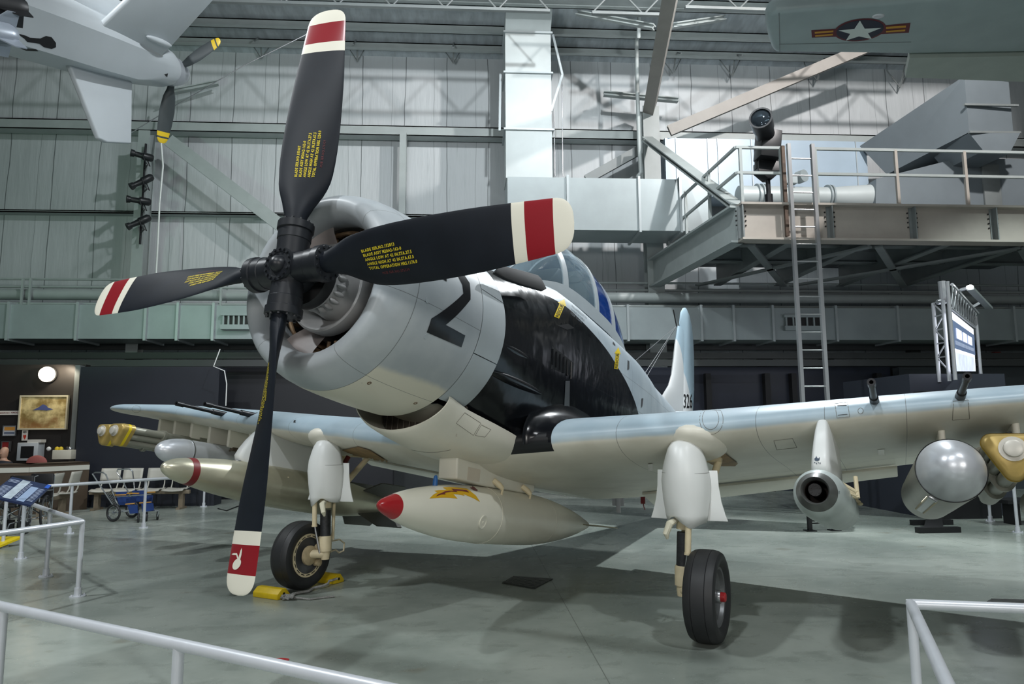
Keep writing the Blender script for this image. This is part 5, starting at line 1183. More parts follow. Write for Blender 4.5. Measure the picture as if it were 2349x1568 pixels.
for i in range(10): t0, t1 = i / 10, (i + 1) / 10; m.cyl(A_.lerp(B_, t0), C_.lerp(D_, t1), .014, 6); m.cyl(C_.lerp(D_, t0), A_.lerp(B_, t0 + .05), .012, 6)
m.build('header_truss', m_tr, sg)
for px, py in ((2225, 658), (2255, 690)):
    a = atY(px, py, 12.6 if px < 2240 else 14.0); b = A_.lerp(B_, .2 if px < 2240 else .75); m = MB(); m.beam(b, a, .05, .05); m.build('lamp_arm', m_tr, sg, smooth=False)
    m = MB(); m.ell(a, (.06, .06, .04)); m.build('lamp_head', mat('lamp_white', (255, 255, 255), .5, emit=12), sg)
m = MB(); m.beam(atY(2226, 662, 12.6), atY(2270, 707, 14.4), .12, .05); m.build('lamp_bar', m_steel_d, sg, smooth=False)
m = MB(); m.cyl(atY(2160, 645, 12.9), atY(2165, 690, 12.9), .07, 10); m.cyl(atY(2150, 693, 12.9), atY(2170, 690, 12.9), .05, 10); m.build('corner_block', m_tr, sg)
a = atY(2085, 857, 13.0); b = atY(2258, 857, 13.0); m = MB(); m.bb((a.x, 13.0, 0), (b.x + .4, 15.4, a.z)); single(m, 'display_box', mat('box_slate', (52, 56, 66), .5), 'dark slate exhibit box under the lit banner', 'box', smooth=False)
m = MB(); a = atY(2150, 960, 12.2); b = atY(2285, 960, 12.2); 
# ---- drone hanging top of the picture
dr = thing('hanging_drone', 'light gray drone with pusher propeller and V tail hanging from the roof', 'drone', atY(400, 175, 12.0))
m_dr = mat('drone_gray', (186, 192, 196), .36, var=.02, vscale=2)
T0 = atY(384, 160, 12.0); N0 = atY(-60, 10, 8.6); dax = (T0 - N0).normalized(); side = dax.cross(V((0, 0, 1))).normalized(); upd = side.cross(dax)
DL = (T0 - N0).length
secs = []
for t, w_, ht, hb in ((0, .55, .50, .42), (.25, .55, .50, .42), (.5, .52, .48, .42), (.7, .47, .42, .40), (.85, .42, .37, .36), (.95, .36, .32, .32), (1.0, .27, .26, .26)):
    c = N0 + dax * DL * t; fl = 1 - max(0, (t - .7) / .3); ring = []
    for k in range(32):
        a = 2 * PI * k / 32; ca, sa = math.cos(a), math.sin(a); px_, pz_ = w_ * ca, (ht if sa > 0 else hb) * sa
        if sa < 0:
            u = -sa; fx = .55 * w_ + .45 * w_ * max(0, 1 - u * 1.6); qx = math.copysign(min(abs(ca) * 1.25, 1) * fx if u > .6 else fx, ca); qz = -hb * min(1, u * 1.45)
            px_, pz_ = px_ * (1 - fl) + qx * fl, pz_ * (1 - fl) + qz * fl
        ring.append(c + side * px_ + upd * pz_)
    secs.append(ring)
m = MB(); m.loft(secs); db = m.build('drone_fuselage', m_dr, dr, ang=28)
m = MB(); m.rev([(0, .262), (.15, .25), (.30, .205), (.40, .16), (.44, .12), (.45, 0)], 28, T0, dax); m.build('spinner', mat('spinner_silver', (176, 180, 186), .3, .4), dr)
def dplane(px, py, P, n): d_ = ray(px, py); t = (P - CAMP).dot(n) / d_.dot(n); return CAMP + d_ * t
def dfin(name, pix, n, P, th, M_=m_dr):
    q = [dplane(*p, P, n) for p in pix]; m = MB(); m.prism([p - n * th / 2 for p in q], n * th); return m.build(name, M_, dr, bevel=th * .3, seg=3)
cmid = N0 + dax * DL * .78
dfin('ventral_fin', [(147, 130), (299, 188), (297, 330), (240, 327), (222, 318)], side, cmid - upd * .1, .09)
nv = (side * -.25 + upd * 1).normalized()
NF = (upd * .72 - side * .69).normalized(); PF = cmid + side * .40 + upd * .06
dfin('tail_plane', [(201, 84), (262, 118), (357, 134), (392, 100), (505, -25), (330, -40)], NF, PF, .09)
q = dplane(358, 88, PF, NF); m = MB(); m.ell(q - NF * .07, (.30, .05, .05), Matrix((dax, side, upd)).transposed()); m.build('hinge_fairing', m_dr, dr)
m_pb = mat('drone_blade', (66, 72, 74), .4); m_py = mat('drone_blade_yellow', (232, 196, 40), .4)
pc = T0 + dax * .16
for tip, w0 in (((505, 92), .17), ((371, 328), .15), ((470, 300), 0)):
    if not w0: continue
    tp = dplane(*tip, pc, dax); rd_ = (tp - pc); L = rd_.length; rd_.normalize(); tg = rd_.cross(dax); ch = (tg * (.95 if w0 > .16 else .7) + dax * (.3 if w0 > .16 else .7)).normalized(); nn = ch.cross(rd_)
    m = MB(); secs = []
    ks = [(.15, .05, .05), (.24, .06, .04), (.35, .10, .025), (.55, .125, .018), (.75, .115, .014), (.84, .105, .012), (.845, .105, .012), (.90, .095, .01), (.905, .095, .01), (.93, .088, .01), (.935, .088, .01), (.98, .065, .008), (1.0, .03, .004)]
    for t, c_, h_ in ks: secs.append([pc + rd_ * L * t + ch * c_ * math.cos(2 * PI * k / 14) + nn * h_ * math.sin(2 * PI * k / 14) for k in range(14)])
    for i in range(len(ks) - 1):
        tm = (ks[i][0] + ks[i + 1][0]) / 2; m.cur = 1 if (.842 < tm < .903 or tm > .932) else 0; m.loft(secs[i:i + 2], cap0=False, cap1=i == len(ks) - 2)
    m.build('pusher_blade', [m_pb, m_py], dr, ang=50)
# bay opening and exhaust scoop
bd = bvh(db)
def dplate(pix, name, M_): return plate(pix, name, M_, bd, .004, dr, 20)
dplate([(36, 75), (60, 82), (68, 86), (92, 88), (105, 82), (118, 85), (128, 98), (128, 108), (118, 112), (100, 108), (90, 100), (62, 96), (55, 88)], 'sensor_bay', m_mblack)
dplate([(24, 101), (46, 110), (82, 112), (88, 117), (60, 116)], 'lower_slot', m_mblack)
dplate([(376, 170), (385, 168), (383, 177)], 'tail_vent', m_mblack)
c = N0 + dax * DL * .62 + upd * .52; m = MB(); m.ell(c, (1.5, .32, .28), Matrix((dax, side, upd)).transposed(), 28, 14); m.build('engine_fairing', m_dr, dr)
# missiles at the left edge
for nm, y0, y1, r, M_, lb in (('black_missile', (-80, -5), (60, 18), .115, m_mblack, 'black missile with stub fins at the upper corner beside the drone'), ('gray_missile', (-80, 60), (35, 82), .13, mat('missile_gray', (132, 140, 150), .35, .2), 'gray finned missile hanging below the black one at the drone')):
    a = atY(*y0, 7.2); b = atY(*y1, 7.6); t = thing(nm, lb, 'missile', a); d = (b - a).normalized(); L = (b - a).length; u = d.cross(V((0, 0, 1))).normalized(); w_ = u.cross(d)
    m = MB(); m.rev([(0, r), (L * .8, r), (L * .95, r * .75), (L, r * .6), (L, 0)], 20, a, d); m.build('missile_body', M_, t, ang=40)
    for k in range(4):
        an = PI / 4 + k * PI / 2; e = u * math.cos(an) + w_ * math.sin(an); n_ = e.cross(d); m = MB(); m.prism([a + d * L * .45 + e * r * .9 - n_ * .006, a + d * L * .72 + e * r * 2.0 - n_ * .006, a + d * L * .97 + e * r * 2.0 - n_ * .006, a + d * L * .97 + e * r * .7 - n_ * .006], n_ * .012); m.build('missile_fin', M_, t, smooth=False)
# ---- four stage spots on the column
SL = ('topmost of four black stage spots clamped to a column', 'second from top of four black stage spots on a column', 'third from top of four black stage spots on a column', 'lowest of four black stage spots clamped to a column')
spots = [((300, 350), (352, 364)), ((300, 428), (350, 405)), ((290, 456), (346, 464)), ((292, 520), (344, 498))]
for i, (p, q) in enumerate(spots):
    a = atY(*p, 18.4); b = atY(*q, 18.7); t = thing('stage_spot', SL[i], 'spotlight', b, 'stage spots on the column'); d = (b - a).normalized(); L = (b - a).length
    m = MB(); m.rev([(.03, 0), (.0, .10), (.09, .085), (.10, .065), (L * .5, .075), (L * .55, .10), (L * .92, .10), (L, .07), (L, 0)], 16, a, d); m.build('spot_barrel', mat('spot_black', (26, 28, 31)), t, ang=40)
    m = MB(); c = a.lerp(b, .6); m.tube([c + V((0, -.12, .0)), c + V((.1, -.12, -.22)), c + V((.1, .12, -.22)), c + V((0, .12, 0))], .014, 6); m.tube([c + V((.1, 0, -.22)), V((cl.x + .1, 18.95, c.z - .2))], .02, 6); m.build('yoke', mat('spot_black', (26, 28, 31)), t)
m = MB(); m.cyl((cl.x + .12, 18.9, atY(345, 560, 18.9).z), (cl.x + .12, 18.9, atY(345, 330, 18.9).z), .03, 8); single(m, 'spot_pole', m_gun, 'dark clamp pole running behind the four stage spots', 'pole')
# ---- information nook
NY = 17.19
gl = thing('globe_lamp', 'round glowing wall globe in the information nook', 'lamp', atY(107, 858, NY)); c = atY(107, 858, 17.08)
m = MB(); m.rev([(-.10, 0), (-.09, .10), (-.05, .16), (0, .178), (.05, .17), (.08, .14), (.09, 0)], 28, c, (0, 1, 0)); m.build('globe', mat('globe_warm', (255, 240, 214), .4, emit=3.2), gl)
m = MB(); m.rev([(0, 0), (0, .19), (.03, .19), (.03, 0)], 28, V((c.x, 17.15, c.z)), (0, 1, 0)); m.build('globe_base', m_mblack, gl)
def wall_rect(name, p0, p1, Y, M_, label, cat, th=.03, fr=None, frM=None):
    a = atY(*p0, Y); b = atY(*p1, Y); t = thing(name, label, cat, V(((a.x + b.x) / 2, Y, b.z))); m = MB(); m.bb((a.x, Y, b.z), (b.x, Y + th, a.z)); m.build('panel', M_, t, smooth=False)
    if fr:
        m = MB(); m.bb((a.x - fr, Y - .02, a.z), (b.x + fr, Y + th, a.z + fr)); m.bb((a.x - fr, Y - .02, b.z - fr), (b.x + fr, Y + th, b.z)); m.bb((a.x - fr, Y - .02, b.z), (a.x, Y + th, a.z)); m.bb((b.x, Y - .02, b.z), (b.x + fr, Y + th, a.z)); m.build('frame', frM, t, smooth=False)
    return t, a, b
def paint_mat():
    s = NT('cloud_painting'); P = s.coord(); n = s.noise(P, 2.6, 5, .6); n2 = s.noise(s.coord(off=(5, 2, 1)), 1.7, 4)
    c = s.mix(s.step(n, .36, .62), L3((148, 124, 70)), L3((240, 220, 160))); c = s.mix(s.math('MULTIPLY', s.step(n2, .55, .72), .7), c, L3((150, 96, 50))); s.base(c); s.pr(.6); return s.m
pt, a, b = wall_rect('framed_painting', (50, 910), (149, 981), 17.12, paint_mat(), 'framed painting of a blue jet over golden clouds', 'painting', .05, .035, mat('frame_cream', (214, 206, 178), .5))
m = MB(); X = lambda u: a.x + (b.x - a.x) * u; Z = lambda v: a.z + (b.z - a.z) * v
m.add([V((X(u), 17.112, Z(v))) for u, v in ((.26, .43), (.40, .33), (.48, .24), (.56, .28), (.60, .35), (.72, .40), (.58, .44), (.42, .42))], [tuple(range(8))]); m.build('painted_jet', mat('jet_blue', (84, 96, 150), .6), pt, smooth=False)
t, a, b = wall_rect('occupancy_sign', (-60, 942), (44, 951), 17.15, mat('sign_white', (228, 222, 214), .5), 'narrow white occupancy sign on the nook wall', 'sign', .02)
vs, fs = quad_text('Maximum Occupancy: 4400', [(-55, 949.5), (42, 948.5), (42, 944), (-55, 944.5)], .01); m = MB(); m.add([atY(p.x, p.y, 17.145) for p in vs], fs); m.build('sign_lettering', mat('letter_maroon', (130, 60, 60), .6), t, smooth=False)
t, a, b = wall_rect('notice_board', (9, 977), (35, 998), 17.15, mat('notice_white', (220, 220, 222), .5), 'small notice with orange and gray bars on the nook wall', 'notice', .02, .015, m_steel)
m = MB(); m.bb((a.x + .02, 17.14, b.z + (a.z - b.z) * .55), (b.x - .02, 17.15, a.z - .02)); m.build('orange_bar', mat('bar_orange', (214, 150, 66), .6), t, smooth=False); m = MB(); m.bb((a.x + .02, 17.14, b.z + .03), (b.x - .02, 17.15, b.z + (a.z - b.z) * .4)); m.build('gray_bar', mat('bar_slate', (110, 120, 140), .6), t, smooth=False)
t, a, b = wall_rect('AED_sign'.lower(), (51, 986), (62, 1010), 17.14, mat('sign_white', (228, 222, 214), .5), 'small white sign with red heart above the cabinet', 'sign', .02)
vs, fs = quad_text('AED', [(52.3, 993), (61, 993), (61, 988), (52.3, 988)], .02); m = MB(); m.add([atY(p.x, p.y, 17.135) for p in vs], fs); m.build('sign_lettering', m_mblack, t, smooth=False)
m = MB(); hp = [(56.5, 1008), (53, 1001), (53.3, 997.5), (55, 996.5), (56.5, 998), (58.2, 996.5), (60, 997.5), (60.2, 1001)]; m.add([atY(*p, 17.135) for p in hp], [tuple(range(8))]); m.build('heart', mat('heart_red', (200, 60, 40), .5), t, smooth=False)
t = thing('defibrillator_cabinet', 'white wall cabinet with dark window under the heart sign', 'cabinet', atY(60, 1056, 16.95)); a = atY(40, 1015, 16.9); b = atY(84, 1056, 16.9)
m = MB(); m.bb((a.x, 16.9, b.z), (b.x, 17.18, a.z)); m.build('cabinet_body', mat('cab_white', (196, 202, 206), .4), t, bevel=.012)
m = MB(); m.bb((a.x + .09, 16.89, b.z + .06), (b.x - .08, 16.9, a.z - .08)); m.build('window', m_mblack, t, smooth=False)
m = MB(); m.bb((a.x + .2, 16.92, a.z), (b.x + .05, 17.12, a.z + .07)); single(m, 'paper_stack', mat('paper_white', (222, 220, 212), .6), 'stack of white papers on top of the wall cabinet', 'papers', smooth=False)
t, a, b = wall_rect('fire_pull', (6, 1013), (20, 1034), 17.1, mat('alarm_red', (150, 40, 38)), 'red extinguisher box at the edge of the nook wall', 'alarm', .06, .012, m_steel)
t = thing('file_box', 'pale file box with pens on top at the end of the desk', 'box', atY(140, 1052, 16.6)); a = atY(120, 1032, 16.5); b = atY(162, 1053, 16.5)
m = MB(); m.bb((a.x, 16.5, b.z), (b.x, 16.8, a.z)); m.build('box_body', mat('box_cream', (200, 196, 180), .5), t, bevel=.01)
for i, (px, M_) in enumerate(((112, m_white), (131, mat('pen_yellow', (220, 190, 40), .5)), (140, mat('pen_yellow', (220, 190, 40))), (154, m_mblack), (160, m_steel))): q = atY(px, 1029, 16.6); m = MB(); m.ell(q, (.05, .04, .05), None, 10, 8); m.build('desk_item', M_, t)
# desk
dk = thing('reception_desk', 'brown reception desk with a pale stripe in the nook', 'desk', (atY(100, 1100, 15.6).x, 15.6, 0)); m_dk = mat('desk_brown', (78, 66, 54), .45, var=.08, vscale=4); ps = [atY(-90, 1100, 15.1), atY(65, 1100, 15.3), atY(203, 1100, 16.3)]
zt = atY(65, 1064, 15.3).z; zst = atY(65, 1083, 15.3).z
for i in range(2):
    p, q = ps[i], ps[i + 1]; n_ = V((0, 0, 1)).cross(q - p).normalized()
    n_ = n_ if n_.y > 0 else -n_
    m = MB(); m.prism([V((p.x, p.y, 0)), V((q.x, q.y, 0)), V((q.x, q.y, zt)), V((p.x, p.y, zt))], n_ * .05); m.prism([V((p.x, p.y, zt - .04)), V((q.x, q.y, zt - .04)), V((q.x, q.y, zt)), V((p.x, p.y, zt))], n_ * .55); m.build('desk_front', m_dk, dk, smooth=False)
    m = MB(); m.prism([V((p.x, p.y, zst)) - n_ * .012, V((q.x, q.y, zst)) - n_ * .012, V((q.x, q.y, zst + .10)) - n_ * .012, V((p.x, p.y, zst + .10)) - n_ * .012], n_ * .012); m.build('desk_stripe', mat('stripe_cream', (196, 196, 186), .5), dk, smooth=False)
m = MB(); q = atY(75, 1053, 16.0); m.ell(V((q.x, 16.15, q.z - .08)), (.22, .06, .16)); bk = m; t = thing('office_chair', 'dusty red office chair back showing above the desk', 'chair', (q.x, 16.15, 0)); bk.build('backrest', mat('chair_red', (150, 84, 78), .7), t); m = MB(); m.ell((q.x, 16.3, .5), (.25, .25, .05)); m.build('seat', mat('chair_red', (150, 84, 78)), t); m = MB(); m.cyl((q.x, 16.3, 0.02), (q.x, 16.3, .48), .03, 10); m.beam((q.x - .25, 16.3, .03), (q.x + .25, 16.3, .03), .05, .05); m.beam((q.x, 16.05, .03), (q.x, 16.55, .03), .05, .05); m.tube([(q.x, 16.25, .5), (q.x, 16.12, .6), (q.x, 16.15, q.z - .1)], .02, 6); m.build('pedestal', m_mblack, t)
# seated person at the edge of the picture
hx_ = atY(3, 1036, 16.2); pr_ = thing('person', 'bald person in dark jacket sitting behind the desk at the picture edge', 'person', (hx_.x, 16.3, 0))
m = MB(); secs = []
for z, rx_, ry_, dx_ in ((.45, .18, .15, 0), (.7, .17, .13, 0), (.9, .19, .13, 0), (1.02, .21, .12, 0), (1.10, .16, .10, 0), (1.14, .07, .07, 0), (1.18, .055, .06, .0), (1.21, .065, .075, -.005), (1.26, .075, .092, -.01), (1.32, .078, .098, -.005), (1.37, .068, .085, .005), (1.405, .04, .05, .01), (1.415, .01, .012, .01)):
    secs.append([V((hx_.x + rx_ * math.cos(2 * PI * k / 24), 16.3 + dx_ + ry_ * math.sin(2 * PI * k / 24), z + (hx_.z - 1.31))) for k in range(24)])
m.loft(secs); zo = hx_.z - 1.31
m.tube([V((hx_.x - .19, 16.3, 1.02 + zo)), V((hx_.x - .27, 16.22, .78 + zo)), V((hx_.x - .16, 16.0, .72 + zo))], [.06, .05, .035], 10); m.tube([V((hx_.x + .19, 16.3, 1.02 + zo)), V((hx_.x + .27, 16.22, .78 + zo)), V((hx_.x + .16, 16.0, .72 + zo))], [.06, .05, .035], 10)
m.ell(V((hx_.x, 16.19, 1.275 + zo)), (.014, .02, .022), None, 8, 6)
m.tube([V((hx_.x + .1, 16.3, .47 + zo)), V((hx_.x + .12, 15.95, .5 + zo)), V((hx_.x + .12, 15.9, .05))], [.09, .07, .05], 10); m.tube([V((hx_.x - .1, 16.3, .47 + zo)), V((hx_.x - .12, 15.95, .5 + zo)), V((hx_.x - .12, 15.9, .05))], [.09, .07, .05], 10)
m.build('body', mat('skin', (206, 164, 140), .5), pr_)
m = MB(); secs = []
for z, rx_, ry_ in ((.42, .195, .165), (.7, .185, .145), (.9, .205, .145), (1.02, .225, .135), (1.10, .165, .11), (1.125, .09, .085)): secs.append([V((hx_.x + rx_ * math.cos(2 * PI * k / 24), 16.3 + ry_ * math.sin(2 * PI * k / 24), z + zo)) for k in range(24)])
m.loft(secs, cap0=False, cap1=False); m.build('jacket', mat('jacket_dark', (34, 38, 46), .7), pr_)
m = MB(); m.box((hx_.x, 16.35, .42 + zo), (.45, .42, .06)); m.box((hx_.x, 16.35, .2), (.06, .06, .4)); single(m, 'desk_stool', m_mblack, 'dark stool under the person behind the desk', 'stool', smooth=False)
# seats on a shared beam
m_seat = mat('seat_white', (188, 186, 176), .45); m_bw = mat('beam_wood', (128, 116, 98), .55)
def bench(name, label, pts, Y, feet, yaw=0):
    """row of shell seats on one beam; pts are seat centres along the row"""
    p0 = V(pts[0]); t = thing(name, label, 'bench', V((p0.x, p0.y, 0)))
    d = (V(pts[-1]) - V(pts[0])).normalized() if len(pts) > 1 else V((1, 0, 0)); f = V((d.y, -d.x, 0)); f = f if f.y < 0 else -f
    for c in pts:
        c = V(c); R_ = Matrix((d, f, V((0, 0, 1)))).transposed()
        m = MB(); rows = []
        for i in range(7):
            u = -.22 + .44 * i / 6; rows.append([c + d * u + f * v + V((0, 0, .43 + .018 * (abs(u) / .22) ** 2 - .02 * (1 if abs(v) < .1 else 0) - .035 * max(0, (v - .12) / .1))) for v in (-.2, -.1, 0, .1, .17, .22)])
        m.loft(rows, closed=False); s = m.build('seat', m_seat, t, ang=80); s.modifiers.new('shell', 'SOLIDIFY').thickness = .02
        m = MB(); m.loft([[c + d * u - f * (.22 + .06 * v + .03 * (1 - (u / .21) ** 2)) + V((0, 0, .60 + .26 * v)) for u in (-.21, -.14, -.07, 0, .07, .14, .21)] for v in (0, .25, .5, .75, 1)], closed=False); s = m.build('backrest', m_seat, t, ang=80); s.modifiers.new('shell', 'SOLIDIFY').thickness = .018
        m = MB()
        for u in (-.17, .17): m.tube([c + d * u - f * .17 + V((0, 0, .43)), c + d * u - f * .22 + V((0, 0, .52)), c + d * u - f * .24 + V((0, 0, .66))], .014, 6)
        m.build('back_support', m_seat, t)
    a, b = V(pts[0]) - d * .3, V(pts[-1]) + d * .3; m = MB(); m.beam(a + V((0, 0, .36)), b + V((0, 0, .36)), .09, .08); m.build('beam', m_bw, t, bevel=.008)
    for u in feet: q = a.lerp(b, u); m = MB(); m.beam(q + V((0, 0, 0)), q + V((0, 0, .33)), .09, .12, (0, 1, 0)); m.beam(q + f * .2 + V((0, 0, .02)), q - f * .2 + V((0, 0, .02)), .08, .04); m.build('leg', m_bw, t, smooth=False)
xs_ = [atY(px, 1110, 16.15).x for px in (240, 292, 349, 404)]
bench('beam_bench', 'row of four white shell seats behind the blue stroller', [V((x, 16.15, 0)) for x in xs_], 16.15, (.08, .92))
a = atY(98, 1135, 14.6); b = atY(142, 1128, 15.3); bench('beam_bench', 'pair of white shell seats in front of the reception desk', [V((a.x, 14.6, 0)), V((b.x, 15.3, 0))], 15, (.2, .8))
# double stroller
so = floor_pt(305, 1196); st = thing('double_stroller', 'blue two-seat stroller with chrome handles near the white seats', 'stroller', so); m_ch = mat('chrome', (200, 204, 208), .15, .95); m_bl = mat('stroller_blue', (26, 58, 120), .7); m_wd = mat('arm_wood', (190, 140, 60), .5)
def S3(px, py, Y): return atY(px, py, Y)
wy = so.y
def wheel(c, r, par, name, ax=(.35, 1, 0)):
    m = MB(); a_ = V(ax).normalized(); u = a_.cross(V((0, 0, 1))).normalized(); w_ = V((0, 0, 1)); m.tube([c + (u * math.cos(2 * PI * k / 28) + w_ * math.sin(2 * PI * k / 28)) * (r - .018) for k in range(28)], .02, 8, closed=True); o = m.build(name, m_tire, par)
    m = MB(); m.tube([c + (u * math.cos(2 * PI * k / 28) + w_ * math.sin(2 * PI * k / 28)) * (r - .045) for k in range(28)], .008, 6, closed=True)
    for k in range(8): m.cyl(c, c + (u * math.cos(2 * PI * k / 8) + w_ * math.sin(2 * PI * k / 8)) * (r - .045), .004, 5)
    m.cyl(c - a_ * .03, c + a_ * .03, .02, 10); m.build('wheel_rim', m_ch, o); return o
c1_ = floor_pt(259, 1196); c2_ = floor_pt(291, 1190)
wheel(c1_ + V((0, 0, .16)), .16, st, 'rear_wheel'); wheel(c2_ + V((0, .2, .16)), .16, st, 'rear_wheel')
for px, py in ((317, 1198), (336, 1195), (361, 1192)): q = floor_pt(px, py); wheel(q + V((0, 0, .085)), .085, st, 'caster', (1, .4, 0))
for pts in (((262, 1162), (226, 1108), (212, 1086), (218, 1083), (236, 1083), (243, 1088), (270, 1158)), ((300, 1140), (280, 1100), (268, 1082), (270, 1076), (296, 1075), (304, 1080), (309, 1124))):
    m = MB(); m.tube([S3(*p, wy + .05 + .1 * (p[0] > 266)) for p in pts], .013, 8); m.build('handle', m_ch, st)
for q, nm in ((((265, 1128), (292, 1127), (294, 1158), (272, 1158)), 'seat_back'), (((303, 1125), (336, 1124), (336, 1150), (306, 1150)), 'seat_back'), (((290, 1140), (312, 1138), (309, 1156), (288, 1158)), 'seat_panel'), (((320, 1136), (350, 1136), (347, 1154), (322, 1156)), 'seat_panel'), (((292, 1158), (314, 1158), (316, 1176), (298, 1178)), 'leg_panel'), (((324, 1156), (350, 1154), (352, 1170), (327, 1174)), 'leg_panel')):
    yy = {'seat_back': wy + .25, 'seat_panel': wy + .08, 'leg_panel': wy - .05}[nm]; m = MB(); m.prism([S3(*p, yy) for p in q], (0, .03, 0)); m.build(nm, m_bl, st, smooth=False)
for p, q in (((264, 1135), (290, 1134)), ((291, 1131), (319, 1131)), ((336, 1129), (356, 1128)), ((288, 1156), (309, 1154)), ((320, 1153), (347, 1151))): m = MB(); m.beam(S3(*p, wy), S3(*q, wy), .04, .022); m.build('arm_rest', m_wd, st, bevel=.005)
m = MB(); m.tube([S3(265, 1139, wy), S3(305, 1136, wy), S3(348, 1133, wy)], .011, 6); m.tube([S3(278, 1170, wy), S3(330, 1172, wy), S3(364, 1171, wy)], .011, 6); m.tube([S3(262, 1175, wy), S3(295, 1172, wy + .2)], .011, 6); m.tube([S3(364, 1171, wy), S3(361, 1184, wy)], .011, 6); m.tube([S3(318, 1172, wy), S3(317, 1188, wy)], .011, 6)
for k in range(5): m.tube([S3(240 + k * 4, 1128, wy + .1), S3(262 + k * 3, 1160, wy + .1)], .005, 5)
m.build('frame', m_ch, st)
# folded wheelchairs behind the information panel
WC = ('folded black wheelchair nearest the picture edge behind the text panel', 'folded black wheelchair beside the pair of white seats behind the text panel')
for i, (px, py) in enumerate(((20, 1228), (70, 1216))):
    o = floor_pt(px, py); t = thing('wheelchair', WC[i], 'wheelchair', o, 'folded wheelchairs')
    for q in (-.17, .17): wheel(o + V((q, .1, .29)), .29, t, 'drive_wheel', (1, .25, 0)); 
    for q in (-.15, .15): wheel(o + V((q, -.35, .09)), .09, t, 'caster', (1, .25, 0))
    m = MB(); m.box(o + V((0, .02, .48)), (.34, .42, .05)); m.build('seat', m_mblack, t, bevel=.02); m = MB(); m.box(o + V((0, .24, .73)), (.38, .05, .42)); m.build('backrest', m_mblack, t, bevel=.02)
    m = MB()
    for q in (-.19, .19): m.tube([o + V((q, .34, .93)), o + V((q, .25, .92)), o + V((q, .24, .25)), o + V((q, -.33, .22)), o + V((q, -.38, .12))], .012, 6); m.tube([o + V((q, .24, .66)), o + V((q, -.12, .66)), o + V((q, -.16, .48))], .012, 6)
    m.tube([o + V((-.19, 0, .25)), o + V((.19, 0, .46))], .012, 6); m.tube([o + V((.19, 0, .25)), o + V((-.19, 0, .46))], .012, 6); m.build('frame', m_ch, t)
    m = MB(); m.box(o + V((-.09, -.42, .14)), (.13, .04, .18)); m.build('footplate', m_mblack, t, bevel=.005); m = MB(); m.box(o + V((.09, -.42, .14)), (.13, .04, .18)); m.build('footplate', m_mblack, t, bevel=.005)
# ---- barrier rails
m_rail = mat('rail_alu', (206, 210, 216), .36, metal=.2, var=.03, vscale=10)
def post(t, p, z):
    m = MB(); m.cyl((p.x, p.y, .01), (p.x, p.y, z), .024, 14); o = m.build('post', m_rail, t)
    m = MB(); m.rev([(0, 0), (0, .075), (.012, .075), (.014, .036), (.09, .034), (.09, 0)], 16, (p.x, p.y, 0), (0, 0, 1), (1, 0, 0))
    for k in range(4): a_ = PI / 4 + k * PI / 2; m.cyl((p.x + .058 * math.cos(a_), p.y + .058 * math.sin(a_), .01), (p.x + .058 * math.cos(a_), p.y + .058 * math.sin(a_), .028), .008, 6)
    m.build('post_base', m_rail, o)
def barrier(label, rails, posts, z):
    t = thing('barrier_rail', label, 'railing', V((posts[0].x, posts[0].y, 0)))
    for r in rails: m = MB(); m.tube(r, .026, 14); m.build('top_rail', m_rail, t)
    for p in posts: post(t, p, z if not isinstance(z, dict) else z)
    return t
zr = .74
a = at(-30, 1378, 2, zr); b = at(410, 1496, 2, zr); c = at(935, 1582, 2, zr)
d_ = (b - a).normalized(); c = a + d_ * 3.6
a = at(-30, 1383, 2, zr); b = at(410, 1478, 2, zr); d_ = (b - a).normalized()
barrier('silver barrier rail nearest the viewer, sloping across the corner below the chocked wheel', [[a, a + d_ * 4.6]], [at(8, 1391, 2, zr), b], zr)
k0 = floor_pt(178, 1368); ct = V((k0.x, k0.y, zr)); l1 = at(-60, 1231, 2, zr); l2 = at(-60, 1112, 2, zr + 0); p1 = floor_pt(105, 1322); p2 = floor_pt(47, 1282)
dd = (p2 - p1).normalized()
barrier('silver barrier corner beside the information panel and chocked wheel', [[ct, l1], [ct, V((p1.x, p1.y, zr)), V((p2.x, p2.y, zr)), V((p2.x, p2.y, zr)) + dd * 1.6]], [k0, p1, p2, p2 + dd * 1.4], zr)
q0 = floor_pt(165, 1168); q1 = floor_pt(466, 1163); zq = .68
q0b = floor_pt(165, 1180)
f0 = atY(110, 1112, 11.0); f1 = atY(400, 1091, 11.4); 
R0_ = at(115, 1112, 2, .74); 
pa = V((atY(166, 1112, 12.4).x, 12.4, 0)); pb_ = V((atY(335, 1101, 13.0).x, 13.0, 0)); za_, zb_ = atY(166, 1110, 12.4).z, atY(335, 1099, 13.0).z
e0 = atY(110, 1114, 12.2); e1 = atY(393, 1096, 13.2)
t = thing('barrier_rail', 'far silver barrier rail passing in front of the blue stroller', 'railing', pa); m = MB(); m.tube([e0, e1], .026, 12); m.build('top_rail', m_rail, t); post(t, pa, za_); post(t, pb_, zb_)
q1 = floor_pt(467, 1162); t = thing('barrier_post', 'lone silver barrier post behind the finned bomb', 'post', q1); post(t, q1, .72)
a = at(2090, 1385, 2, zr); b = at(2420, 1398, 2, zr); c = at(2205, 1640, 2, zr - .0)
barrier('silver barrier corner in front of the near wing stores', [[a, b], [a, c]], [a], zr + .02)
for i, (px, py, h) in enumerate(((2272, 1195, .85), (2335, 1221, .85))):
    q = floor_pt(px, py); t = thing('barrier_post', ('silver post beside the black wall end under the gold-capped dispenser', 'silver post in front of the bright floor beyond the dispensers')[i], 'post', q); post(t, q, h)
